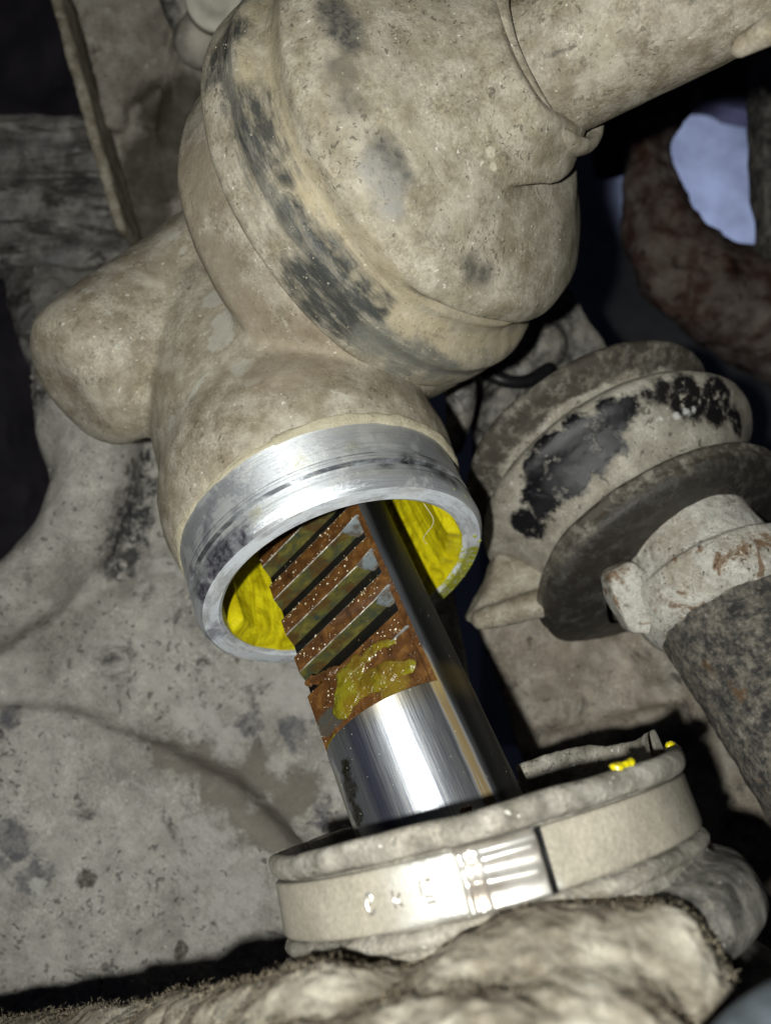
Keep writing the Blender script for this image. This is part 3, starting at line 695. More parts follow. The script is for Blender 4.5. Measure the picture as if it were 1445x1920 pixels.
# olive grease smears on the last teeth
def smear(cells, hgt, seed, mat, name):
    """lump of grease: outline by (t,s) capsules, height above land"""
    sh_ = []
    for (t0_, s0_, t1_, s1_, r0_, r1_) in cells:
        sh_.append(capsule(rackpt(t0_, s0_, HL - 0.5 * hgt), rackpt(t1_, s1_, HL - 0.5 * hgt), r0_, r1_, 20))
    def post(co, no):
        rel = co - FR.o; h = rel @ n0; h2 = HL + (h - HL) * 0.30
        return co + np.outer(np.where(h > HL, h2 - h, 0), n0)
    return cast(name, sh_, mat, rk, voxel=0.35, it=5, disp=((2.2, 1.1, seed), (0.8, 0.35, seed + 1)), post=post)
def rw(t, s_): return (t, s_ - KH * t)
def sm(cells): return [rw(a, b) + rw(c, d) + (r0, r1) for a, b, c, d, r0, r1 in cells]
smear(sm([(-6.0, 29.0, -3.6, 25.4, 2.3, 2.9), (-3.8, 25.6, -0.6, 23.4, 2.6, 1.7), (-3.4, 28.8, 0.5, 27.6, 1.5, 1.6), (0.5, 27.8, 5.0, 28.6, 1.9, 2.1), (5.0, 28.8, 9.2, 29.6, 2.0, 1.2)]), 0.28, 3, M['grease_olive'], 'grease_smear')
smear(sm([(1.5, 23.4, 5.0, 22.6, 1.3, 1.2), (5.0, 22.6, 8.4, 23.8, 1.2, .8)]), 0.3, 23, M['grease_olive'], 'grease_smear')
smear(sm([(-11.5, 34.2, -10.3, 33.2, 1.1, 0.8)]), 0.5, 8, M['grease_olive'], 'grease_smear')
smear(sm([(-12.0, 20.5, -9, 21.0, 1.1, 1.0), (-9, 21, -5, 21.6, 1.2, 1.0)]), 0.4, 18, M['brown_grease'], 'grease_smear')
# amber grease ring low on the polished part
parts = []
for _ in range(70):
    ph = RNG.normal(2, 12); s_ = 58.6 + RNG.normal(0, 0.5) - 0.012 * ph
    parts.append(capsule(FR.pt(R0 + .0, ph, s_), FR.pt(R0, ph + RNG.uniform(2, 5), s_ + RNG.uniform(-.4, .4)), RNG.uniform(.25, .55), RNG.uniform(.2, .4), 10))
AMB_PARTS = parts

# ================================================================== YELLOW GREASE in the bore
def grease_patch(ph0, ph1, edge, deep, seed, thick, name, label):
    nP, nS = 120, 70
    ph = np.linspace(ph0, ph1, nP); k = np.linspace(0, 1, nS); PH, K = np.meshgrid(ph, k)
    w = (PH - ph0) / (ph1 - ph0)
    e = edge(w) + 0.5 * vnoise(np.stack([w * 12, K * 0, K * 0], -1), 1.0, seed)
    S = e + (deep(w) - e) * K
    ridg = vnoise(np.stack([w * 9 + 0.6 * K, K * 1.2, K * 0 + 3], -1), 1.0, seed + 2, 3)
    fine = vnoise(np.stack([w * 30, K * 5, K * 0 + 7], -1), 1.0, seed + 5, 2)
    prof = np.minimum(1, smooth(0, 0.10, K) * 1.0) * smooth(0, 0.06, w) * smooth(0, 0.05, 1 - w)
    TH = thick(w, K) * (1 + 0.22 * ridg + 0.03 * fine) * prof
    v = FH.pt(26.7 - TH, PH, S).reshape(-1, 3)
    o = obj(name, v, grid_faces(nS, nP, False), M['grease'], None, origin=FH.pt(25, (ph0 + ph1) / 2, -5))
    meta(o, label, 'grease', group=None); return o
grease_patch(-166, -88, lambda w: -0.9 - 0.0 * w, lambda w: -30 + 0 * w, 5, lambda w, K: 3.2 + 3.5 * smooth(0.0, 0.5, K) * smooth(0, .5, 1 - w) , 'grease_deposit', 'yellow grease wiped along the lower left inside of the machined collar')
grease_patch(92, 168, lambda w: -0.5 + 0 * w, lambda w: -30 + 0 * w, 9, lambda w, K: 2.2 + 1.5 * K, 'grease_deposit', 'smooth yellow grease on the right inside of the collar, behind the rack bar')
# grease dabs on the collar rim, right
parts = []
for _ in range(40):
    ph = RNG.uniform(96, 150); r = RNG.uniform(26.2, 30.6); parts.append(blob(FH.pt(r, ph, 0.0), RNG.uniform(0.2, 0.6), FH.a, 0.18, 8, 4))
for _ in range(40):
    ph = RNG.uniform(60, 110); parts.append(blob(FH.pt(31.6, ph, RNG.uniform(-2.5, -1)), RNG.uniform(0.08, 0.25), FH.pt(1, ph, 0) - FH.o, 0.4, 7, 4))
def rimgrease():
    B = NB('thin_green_yellow_grease'); c = B.mix(B.rng(B.noise(0.4, 5), 0.4, 0.6), (0.42, 0.43, 0.10, 1), (0.50, 0.50, 0.02, 1)); return B.fin(c, 0.35, B.bump(B.noise(1.5, 4), .2), 0, .5)
M['rim_grease'] = rimgrease()
v, f = joinvf(*parts); meta(obj('grease_dabs', v, f, M['rim_grease'], hs), kind='stuff')

# ================================================================== RACK BOOT
FT = Fr(P(884, 1497, 131), (.25, -.315, -.92))
bt = thing('rack_boot', 'pulled back dusty rubber rack boot with a steel clamp, open end up', 'rubber boot', frame=FT)
def btfn(amp=0.5, seed=1, ov=0.0):
    def g(PH, S, R):
        q = np.stack([R * np.cos(np.radians(PH)), R * np.sin(np.radians(PH)), S], -1)
        return R + amp * vnoise(q, 14, seed, 2) + 0.14 * vnoise(q, 2.2, seed + 3, 3), S + 0.35 * vnoise(q, 9, seed + 6, 2)
    return g
lip = [(17, 30.3), (8, 30.8), (3.0, 31.2), (1.0, 31.5), (0.2, 32.2), (0.3, 33.3), (1.0, 33.9), (2.4, 33.9), (3.4, 33.3), (3.8, 32.0), (4.2, 31.7), (8, 31.9), (11.6, 32.0), (12.0, 32.9), (13.0, 33.6), (13.9, 33.2), (14.3, 32.6), (15.6, 33.0)]
v, f = revolve(FT, lip, 360, 110, btfn(0.6, 2)); obj('boot_lip', v, f, M['rack_boot'], bt)
fold = [(14.2, 32.2), (15.4, 33.2), (16.0, 35.0), (17.2, 37.0), (19.5, 38.0), (23, 38.0), (25, 36.4), (26.5, 33.5), (28, 33.2), (30, 35.5), (33, 38.0), (36, 38.4), (39, 36)]
v, f = revolve(FT, fold, 300, 100, btfn(0.7, 12)); obj('boot_fold', v, f, M['boot_fold'], bt)
def linfn(PH, S, R):
    R, S = btfn(0.25, 40)(PH, S, R)
    tear = vnoise(np.stack([PH / 11.0, PH * 0, PH * 0], -1), 1.0, 44, 4)
    return R, np.where(S < 0, S * (0.85 + 0.40 * tear), S)
# torn inner liner standing behind on the right
v, f = revolve(FT, [(4, 29.6), (0.5, 29.8), (-2.6, 30.4), (-2.9, 31.4), (-1.6, 31.8), (1.8, 32.0)], 160, 30, linfn, ph0=84, ph1=160); obj('liner', v, f, M['rack_boot'], bt)
# clamp band
def cfn(PH, S, R):
    q = np.stack([R * np.cos(np.radians(PH)), R * np.sin(np.radians(PH)), S], -1); return R + 0.22 * vnoise(q, 10, 51, 2) + 0.03 * vnoise(q, 2, 5, 2), S
v, f = revolve(FT, dens([(4.0, 31.6), (4.0, 33.0), (4.2, 33.3), (11.2, 33.4), (11.5, 33.1), (11.5, 31.6)], 0.6), 360, None, cfn, use_spline=False)
cl = obj('clamp_band', v, f, M['clamp'], bt)
def cpt(ph, s_, r=33.7): return FT.pt(r, ph, s_)
# crimp ear: raised folded block with ridges
PE0, PE1 = -8.0, 10.5
nP, nS = 60, 40; PH, SS = np.meshgrid(np.linspace(PE0, PE1, nP), np.linspace(3.8, 11.7, nS)); w = (PH - PE0) / (PE1 - PE0); z = (SS - 3.8) / 7.9
hgt = 2.6 * smooth(0, 0.10, w) * smooth(0, 0.06, 1 - w) * smooth(0, .07, z) * smooth(0, .07, 1 - z)
hgt = hgt + (-1.0 * np.exp(-((w - 0.22) / 0.07) ** 2) + 0.5 * np.exp(-((z - 0.55 - .1 * (w - .5)) / 0.10) ** 2) + 0.45 * np.exp(-((z - 0.22) / 0.07) ** 2)) * smooth(0.05, .2, w) * smooth(0.02, .15, 1 - w) * smooth(0.0, .12, z) * smooth(0, .12, 1 - z)
hgt += 0.12 * vnoise(np.stack([w * 3, z * 3, z * 0], -1), 1.0, 9, 2) * smooth(0, .15, w)
v = FT.pt(33.2 + hgt, PH, SS).reshape(-1, 3)
obj('crimp_ear', v, grid_faces(nS, nP, False), M['ear'], cl)
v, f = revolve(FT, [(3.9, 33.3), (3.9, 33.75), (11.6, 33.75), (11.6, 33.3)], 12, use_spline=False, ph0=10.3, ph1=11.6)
obj('ear_shadow_strip', v, f, M['hose'], cl)  # black strip standing in for the shadow line beside the ear
# stamped marks on the band
def stroke(pts, wdt=0.28, hgt_=0.2):
    """pts (phi offset mm, s) raised ridge on the band"""
    V = []; pts = np.array(pts, float)
    for i in range(len(pts)):
        T = nrm(np.append(pts[min(i + 1, len(pts) - 1)] - pts[max(i - 1, 0)], 0))[:2]; N = np.array([-T[1], T[0]])
        for o_, h_ in ((-wdt, -0.05), (-wdt * .4, hgt_), (wdt * .4, hgt_), (wdt, -0.05)):
            q = pts[i] + N * o_; V.append(FT.pt(33.4 + h_, math.degrees(q[0] / 33.7), q[1]))
    n = len(pts); F_ = grid_faces(n, 4, False) + [(0, 1, 2, 3), (4 * n - 1, 4 * n - 2, 4 * n - 3, 4 * n - 4)]
    return np.array(V), F_
def glyph(cx, cy, lines, sc=1.0): return [stroke([(cx + x * sc, cy + y * sc) for x, y in l]) for l in lines]
oval = [(0.75 * math.cos(a), 1.5 * math.sin(a)) for a in np.linspace(0.6, 5.6, 14)] + [(0.1, 0.1)]
letK = [[(-0.7, -1.3), (-0.7, 1.3)], [(0.6, -0.7), (-0.4, 0.3), (0.7, 1.2)]]
letR = [[(-1.1, -1.6), (-1.1, 1.5), (0.9, 1.5)], [(-1.1, -1.6), (0.9, -1.6)], [(-0.4, 0.9), (-0.4, -0.8), (0.35, -0.5), (-0.3, 0.1), (0.5, 0.9)]]
for cx, g_ in ((-17.0, [oval]), (-12.8, letK), (-8.6, letR)):
    v, f = joinvf(*glyph(cx, 7.8, g_, 0.8)); obj('stamped_letter', v, f, M['ear'], cl, smooth_=True)
# yellow grease flecks on the boot lip
def lump(name, pts, r, mat, parent, seed=1, label=None):
    o = cast(name, [capsule(a, b, r, r * .7, 16) for a, b in zip(pts[:-1], pts[1:])], mat, parent, voxel=0.3, it=3, disp=((1.5, 0.6, seed), (0.5, .2, seed + 1)))
    if label: o['label'] = label
    return o
lump('grease_fleck', [FT.pt(32.6, 36, 0.2), FT.pt(32.9, 41, 0.0)], 0.95, M['grease'], bt, 3)
lump('grease_fleck', [FT.pt(33.0, 86, 0.2), FT.pt(34.6, 90, 0.9)], 0.8, M['grease'], bt, 6)
v, f = joinvf(*AMB_PARTS)
obj('grease_ring', v, f, M['grease_amber'], rk, label='amber grease squeezed up round the polished part of the bar')

# ================================================================== GLOVE
gl = thing('work_glove', 'soiled tan fleece work glove holding the rubber boot at the bottom edge', 'glove', origin=P(760, 2050, 88))
def gd(x, d): return d * (0.80 + 0.75 * float(1 - smooth(-60, 640, x)))
G_ = lambda x, y, d: P(x, y + (52 - 26 * float(1 - smooth(0, 400, x)) if x < 700 else 12), gd(x, d))
def gcap(a, b, r0, r1):
    fa, fb = a[1] / 108.0, b[1] / 108.0
    return capsule(a, b, r0 * fa, r1 * fb)
gsh = [gcap(G_(-120, 2060, 96), G_(330, 1985, 104), 10.5, 10.0), gcap(G_(330, 1985, 104), G_(620, 1905, 110), 10.5, 10.0), gcap(G_(620, 1905, 110), G_(800, 1945, 112), 9.6, 9),
       gcap(G_(800, 1990, 106), G_(1010, 1880, 110), 11, 12), gcap(G_(1010, 1880, 110), G_(1210, 1850, 113), 12, 11.5), gcap(G_(1210, 1850, 113), G_(1260, 1960, 112), 11.5, 11),
       gcap(G_(1250, 2000, 106), G_(1050, 2150, 100), 11, 12), gcap(G_(900, 2050, 98), G_(1150, 1980, 100), 12, 12), gcap(G_(500, 2150, 95), G_(900, 2080, 96), 16, 16),
       gcap(G_(100, 2200, 90), G_(560, 2150, 94), 14, 18), gcap(G_(600, 2300, 90), G_(1000, 2250, 92), 18, 18), gcap(G_(900, 2400, 88), G_(1300, 2200, 92), 14, 12)]
gbody = cast('glove_body', gsh, M['glove'], gl, voxel=0.65, it=8, disp=((8, 1.3, 61), (2.4, 0.40, 62), (1.0, 0.15, 63)))
# fuzz fibres standing off the knit
me = gbody.data; n = len(me.vertices); co = np.zeros(n * 3, np.float32); me.vertices.foreach_get('co', co); co = co.reshape(-1, 3)
no = np.zeros(n * 3, np.float32); me.vertices.foreach_get('normal', no); no = no.reshape(-1, 3)
wco = co / MM + (np.array(gl.location) / MM)
ymax = 960 - F0 * wco[:, 2] / wco[:, 1]
cand = np.where((ymax < 1990) & (no[:, 1] < 0.55))[0]
NF = 20000
pick = RNG.choice(cand, NF); base = wco[pick] + RNG.normal(0, 0.35, (NF, 3)); L = RNG.uniform(0.1, 0.9, NF) ** 1.9
dirs = no[pick] + RNG.normal(0, 0.75, (NF, 3)); dirs /= np.linalg.norm(dirs, axis=1)[:, None]
side = np.cross(dirs, RNG.normal(0, 1, (NF, 3))); side /= np.linalg.norm(side, axis=1)[:, None]
bend = np.cross(dirs, side) * RNG.uniform(-0.8, 0.8, NF)[:, None]
W = 0.022
midp = base + dirs * (L * 0.55)[:, None] + bend * 0.25; tip = base + dirs * L[:, None] + bend
VV = np.stack([base - side * W, base + side * W, midp + side * W * .8, midp - side * W * .8, tip], 1).reshape(-1, 3)
FF = []
for i in range(NF): k = i * 5; FF += [(k, k + 1, k + 2, k + 3), (k + 3, k + 2, k + 4)]
meta(obj('fuzz', VV, FF, M['fuzz'], gl, smooth_=True), kind='stuff')
v, f = tube([P(1370, 2060, 68), P(1470, 1965, 68), P(1600, 1900, 70)], [4.5, 4.5, 4.5], 32, n=24)
obj('cuff', v, f, M['cuff'], gl, label='blurred blue grey cuff in the bottom right corner')

# ================================================================== BACKGROUND: left casting
cm = thing('crossmember', 'big grey dusty cast crossmember filling the lower left, with black stains and curved edge', 'crossmember', origin=P(300, 1400, 225))
def dl(x, y): return 262 + 62 * (1 - smooth(500, 760, y)) - 42 * smooth(700, 1900, y) - 4 * smooth(200, 700, x)
out = [(22, 480), (40, 560), (62, 640), (50, 690), (62, 770), (84, 860), (90, 920), (78, 985), (45, 1050), (0, 1118), (-60, 1180), (-200, 1300), (-260, 2200), (500, 2250), (960, 2200), (960, 1700), (905, 1400), (860, 1150), (820, 900), (700, 700), (400, 480), (210, 440)]
web = [P(x, y, float(dl(x, y))) for x, y in out]
shells = [slab(web, 14)]
# rolled outer flange
fl = [(70, 480), (105, 600), (120, 700), (125, 800), (150, 880), (160, 950), (140, 1020), (80, 1095), (0, 1160), (-120, 1230)]
for a, b in zip(fl[:-1], fl[1:]): shells.append(capsule(P(a[0], a[1], float(dl(*a)) - 1), P(b[0], b[1], float(dl(*b)) - 1), 8.5, 8.5, 24))
# smooth tube-like limb rising to the housing
for a, b, r in (((190, 780), (185, 900), 13), ((185, 900), (150, 1000), 13), ((150, 1000), (60, 1100), 12), ((60, 1100), (-120, 1210), 12), ((110, 560), (170, 760), 13)): shells.append(capsule(P(a[0], a[1], float(dl(*a)) - 3), P(b[0], b[1], float(dl(*b)) - 3), r, r, 24))
# raised pad with a stepped edge
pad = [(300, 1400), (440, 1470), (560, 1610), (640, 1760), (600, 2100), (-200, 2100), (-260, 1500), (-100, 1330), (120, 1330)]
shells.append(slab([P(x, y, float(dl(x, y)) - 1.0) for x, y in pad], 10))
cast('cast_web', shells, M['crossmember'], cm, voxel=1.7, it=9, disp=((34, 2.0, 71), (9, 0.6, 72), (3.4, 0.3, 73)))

# upper left bracket
br = thing('pressed_bracket', 'pressed steel bracket with a folded left edge, tapering down behind the housing', 'bracket', origin=P(230, 200, 292))
bo = [(90, -60), (215, 440), (340, 470), (520, 350), (520, -60)]
def pl(pts, th): return slab([P(x, y, d) for x, y, d in pts], th)
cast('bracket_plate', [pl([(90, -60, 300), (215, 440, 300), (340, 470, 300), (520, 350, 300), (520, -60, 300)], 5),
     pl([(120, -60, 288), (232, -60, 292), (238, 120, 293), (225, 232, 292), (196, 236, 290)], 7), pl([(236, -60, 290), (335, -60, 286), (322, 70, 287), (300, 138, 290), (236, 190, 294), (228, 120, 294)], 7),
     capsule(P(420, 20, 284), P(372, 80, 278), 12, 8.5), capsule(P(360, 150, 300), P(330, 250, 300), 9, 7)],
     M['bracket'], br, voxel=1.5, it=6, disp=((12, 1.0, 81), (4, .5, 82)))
cast('folded_edge', [slab([P(x, y, d) for x, y, d in [(76, -60, 276), (98, -60, 276), (236, 430, 276), (212, 430, 276)]], 22)], M['shaft'], br, voxel=1.3, it=3, disp=((8, .7, 85),))
v, f = revolve(Fr(P(402, -2, 262), (0.2, -0.9, -0.3)), [(-6, 1), (-6, 9.5), (0, 9.5), (0.8, 9), (0.9, 4.5), (0.2, 4.2), (0.2, 0.5)], 48, use_spline=False)
meta(obj('washer_disc', v, f, [M['white_disc']], br))
v, f = revolve(Fr(P(402, -20, 275), (0.2, -0.9, -0.3)), [(-8, 1), (-8, 19), (0, 19), (2, 16), (2, 0.5)], 64, use_spline=False)
obj('round_boss', v, f, M['black_mottled'], br)

# horizontal ridged beam
bm_ = thing('ridged_beam', 'grimy grey ridged beam running in from the left edge behind the bracket', 'beam', origin=P(60, 360, 312))
sh_ = [slab([P(-120, 232, 312), P(300, 232, 312), P(300, 500, 312), P(-120, 484, 312)], 25)]
for y0, y1, r in ((240, 246, 5.5), (300, 296, 7), (368, 372, 6), (418, 420, 5.5), (474, 486, 5.5)):
    sh_.append(capsule(P(-120, y0, 309), P(310, y1, 309), r, r))
def beampost(co, no):
    q = co * np.array([0.15, 0.5, 1.0]); return co + no * (vnoise(q, 6, 91, 3) * 1.2)[:, None]
cast('beam_web', sh_, M['beam'], bm_, voxel=2.2, it=3, disp=((5, 1.0, 92),), post=beampost)
cast('beam_limb', [capsule(P(70, 500, 330), P(110, 640, 300), 14, 14)], M['beam'], bm_, voxel=2.2, it=3, disp=((10, 2, 93),))

# dark panel far upper left
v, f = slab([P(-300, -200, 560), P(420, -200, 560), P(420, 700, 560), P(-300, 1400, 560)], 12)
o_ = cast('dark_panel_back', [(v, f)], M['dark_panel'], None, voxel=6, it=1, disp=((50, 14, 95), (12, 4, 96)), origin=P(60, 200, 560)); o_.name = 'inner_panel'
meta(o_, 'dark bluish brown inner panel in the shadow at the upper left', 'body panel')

# ================================================================== right: gaiter on the drive axle
FK = Fr(P(1099, 846, 240), (.36, -.59, -.72))
gt = thing('axle_gaiter', 'ribbed black rubber axle gaiter half covered in beige dust, on the right', 'rubber gaiter', frame=FK)
kprof = [(-2, 24), (-2.5, 34), (-1.0, 39.6), (0.9, 40.2), (2.4, 39.0), (4.2, 35.2), (6.5, 32.2), (9.5, 32.6), (12.2, 38.8), (16, 42.2), (19.5, 41.4), (23, 37.8), (28, 34.2), (32, 31.6), (34.6, 32.2), (36.2, 35.6), (38.0, 37.4), (39.6, 36.6), (41, 36.8), (43, 36.0), (44.5, 33), (45.5, 28), (46.5, 22)]
def kfn(PH, S, R):
    q = np.stack([R * np.cos(np.radians(PH)), R * np.sin(np.radians(PH)), S], -1); a = (PH + 180) % 360 - 180
    left = np.exp(-((a + 95) / 26) ** 2)
    return R + 0.6 * vnoise(q, 19, 101, 2) + 0.10 * vnoise(q, 3, 102) - 1.2 * left * smooth(5, 12, S) * (1 - smooth(28, 33, S)), S + 0.7 * vnoise(q, 14, 103, 2) + left * 3.0 * smooth(26, 36, S)
v, f = revolve(FK, kprof, 360, 170, kfn, ph0=180, ph1=540); obj('gaiter_rubber', v, f, M['cv'], gt, uv=_UV)
cast('flange_tab', [slab([P(872, 1165, 219), P(905, 1110, 222), P(940, 1010, 226), P(1060, 980, 222), P(1070, 1090, 214), P(1025, 1128, 214), P(900, 1178, 216)], 8), capsule(P(905, 1162, 217), P(1010, 1132, 214), 3.0, 4.0)], M['housing'], gt, voxel=0.9, it=4, disp=((6, .7, 104),))
ax = thing('drive_axle', 'crusted dark drive axle shaft with a white painted rusty collar at the right edge', 'axle', frame=FK)
FX = Fr(P(1290, 1015, 204), (.30, -.55, -.78))
def xfn(seed, a1=0.3, a2=0.12):
    def g(PH, S, R):
        q = np.stack([R * np.cos(np.radians(PH)), R * np.sin(np.radians(PH)), S], -1)
        return R + a1 * vnoise(q, 8, seed) + a2 * vnoise(q, 1.8, seed + 1), S
    return g
v, f = revolve(FX, [(-10, 10), (-9, 14), (-7.6, 15.8), (-5, 16.4), (7, 17.6), (9.0, 18.0), (10.0, 20.2), (11, 21.2), (15.5, 21.4), (19, 20.8), (21, 19.6), (23, 17)], 240, 80, xfn(111, .4, .25)); obj('painted_collar', v, f, M['nut'], ax)
v, f = revolve(FX, [(8, 16), (18, 18.2), (26, 18.2), (40, 17.6), (80, 16.5), (110, 16)], 240, 200, xfn(115, .5, .45)); obj('axle_shaft', v, f, M['axle'], ax)
# notch lug on the collar
cast('collar_lug', [slab([P(1142, 1075, 193), P(1185, 1052, 193), P(1215, 1075, 193), P(1225, 1190, 188), P(1185, 1188, 190), P(1150, 1130, 191)], 9)], M['nut'], ax, voxel=0.8, it=4, disp=((5, .6, 118),))

# right lower plate
rp = thing('lower_plate', 'brown dusty steel plate behind the boot on the lower right', 'plate', origin=P(1150, 1400, 250))
ro = [(892, 1165), (1010, 1120), (1120, 1110), (1460, 1180), (1700, 1300), (1700, 2300), (1100, 2300), (1080, 1700), (985, 1430), (925, 1270)]
sh_ = [slab([P(x, y, 252 - 22 * (y - 1150) / 900) for x, y in ro], 10)]
sh_.append(capsule(P(1030, 1400, 244), P(1310, 1340, 242), 5, 4)); sh_.append(capsule(P(1180, 1185, 250), P(1300, 1300, 246), 6, 5))
cast('plate_web', sh_, M['right_plate'], rp, voxel=1.8, it=5, disp=((25, 2.4, 121), (8, 1.1, 122), (3, .4, 123)))
# mottled black arm behind the bell
ba = thing('black_arm', 'mottled black arm angled between the bell cover and the gaiter', 'arm', origin=P(1020, 650, 300))
cast('arm_plate', [slab([P(x, y, 296) for x, y in [(1000, 520), (1068, 540), (1150, 668), (1090, 740), (985, 860), (925, 960), (890, 860), (885, 700)]], 12), capsule(P(1005, 650, 292), P(930, 780, 292), 11, 8)], M['black_mottled'], ba, voxel=1.6, it=4, disp=((10, 1.4, 131), (3, .4, 132)))
ho = thing('rubber_hose', 'thin black rubber hose curling behind the housing beside the bell cover', 'hose', origin=P(930, 700, 270))
v, f = tube([P(880, 640, 268), P(905, 690, 264), P(940, 712, 262), P(985, 715, 264), P(1030, 690, 270)], 2.2, 20, n=60); obj('hose_tube', v, f, M['hose'], ho)
v, f = tube([P(850, 640, 250), P(862, 720, 248), P(862, 770, 250), P(850, 840, 262)], [4, 5, 4.5, 3], 24, n=40); obj('hose_end', v, f, M['black_mottled'], ho)

# rusty knuckle, far right
kn = thing('rusty_knuckle', 'blurred dark rusty hooked casting in front of the daylight gap', 'knuckle', origin=P(1300, 450, 430))
ks = []
path = [(1312, 160, 6), (1262, 205, 11), (1222, 260, 15), (1212, 330, 19), (1228, 425, 25), (1275, 510, 32), (1350, 560, 36), (1460, 600, 40), (1600, 640, 42)]
for a, b in zip(path[:-1], path[1:]): ks.append(capsule(P(a[0], a[1], 430), P(b[0], b[1], 430), a[2] * .77, b[2] * .77, 32))
cast('knuckle_casting', ks, M['rust_dark'], kn, voxel=2.6, it=6, disp=((22, 6, 141), (7, 1.6, 142)))
dbar = thing('upright_bar', 'dark upright bar along the right edge beside the daylight gap', 'bar', origin=P(1430, 300, 400))
cast('bar_body', [slab([P(1419, 60, 400), P(1520, 60, 400), P(1540, 520, 400), P(1438, 480, 400)], 18)], M['black_mottled'], dbar, voxel=2.6, it=4, disp=((15, 3, 151),))

# ================================================================== daylight gap: ground in the open beyond the car
ground = obj('ground', [P(900, 160, 1500), P(1750, 60, 1500), P(1750, 1400, 1180), P(900, 1400, 1180)], [(0, 1, 2, 3)], M['ground'], None, smooth_=False, origin=P(1300, 600, 1350))
meta(ground, kind='structure')
v, f = slab([P(1095, -200, 900), P(1600, -200, 900), P(1600, 240, 900), P(1430, 222, 900), P(1292, 196, 900), P(1240, 300, 900), P(1120, 330, 900)], 30)
o_ = cast('x', [(v, f)], M['dark_panel'], None, voxel=9, it=2, disp=((60, 8, 161),), origin=P(1300, 100, 900)); o_.name = 'wheel_arch_panel'
meta(o_, 'black wheel arch panel above the bright gap on the right', 'body panel')
import_dir = None
day = lamp("daylight", 'SPOT', tuple(P(1345, 330, 700)), 34.0, (0.55, 0.66, 1.0), shadow_soft_size=0.03)
day.data.spot_size = math.radians(25); day.data.spot_blend = 0.55
tgt = P(1345, 335, 1480); dvec = Vector([float(c) for c in (tgt - P(1345, 330, 700))]); day.rotation_euler = dvec.to_track_quat('-Z', 'Y').to_euler()
# stray fibre at the collar
v, f = tube([FH.pt(27, 52, .2), FH.pt(26, 56, 3.5), FH.pt(24, 50, 6.5), FH.pt(25, 47, 9)], 0.06, 6, n=40)
obj('fibre', v, f, M['fibre'], hs)

# ================================================================== loose grit on the dusty parts
def grit(src, parent, n_, rmin, rmax, mat, lim=None):
    me = src.data; n = len(me.vertices); co = np.zeros(n * 3, np.float32); me.vertices.foreach_get('co', co); no = np.zeros(n * 3, np.float32); me.vertices.foreach_get('normal', no)
    mw = np.array(world_mat(src)); co = co.reshape(-1, 3) @ mw[:3, :3].T + mw[:3, 3]; no = no.reshape(-1, 3) @ mw[:3, :3].T; co = co / MM
    ok = no[:, 1] < -0.5
    X = 722.5 + F0 * co[:, 0] / co[:, 1]; Y = 960 - F0 * co[:, 2] / co[:, 1]; ok &= (X > -80) & (X < 1530) & (Y > -80) & (Y < 2000)
    dens_ = vnoise(co, 14, 200, 2); ok &= dens_ > RNG.uniform(-0.5, 0.4, n)
    pk = RNG.choice(np.where(ok)[0], n_); parts = []
    for i in pk:
        r = rmin + (rmax - rmin) * RNG.random() ** 3; v, f = blob(co[i] + RNG.normal(0, 0.5, 3) * 0.6 - no[i] * 0.1, r, no[i] + RNG.normal(0, .3, 3), RNG.uniform(0.4, 0.9), 6, 3)
        parts.append((v + RNG.normal(0, r * 0.12, v.shape), f))
    v, f = joinvf(*parts); return meta(obj('grit', v, f, mat, parent, smooth_=False), kind='stuff')
ob_ = {o.name: o for o in bpy.data.objects}
grit(ob_['cast_web'], cm, 2600, 0.15, 0.75, M['crossmember'])
grit(ob_['cast_body'], hs, 1600, 0.06, 0.28, M['housing'])
grit(ob_['rubber_bell'], bl, 1800, 0.05, 0.26, M['shaft'])
grit(ob_['plate_web'], rp, 900, 0.2, 0.8, M['right_plate'])
grit(ob_['axle_shaft'], ax, 700, 0.2, 0.9, M['nut'])
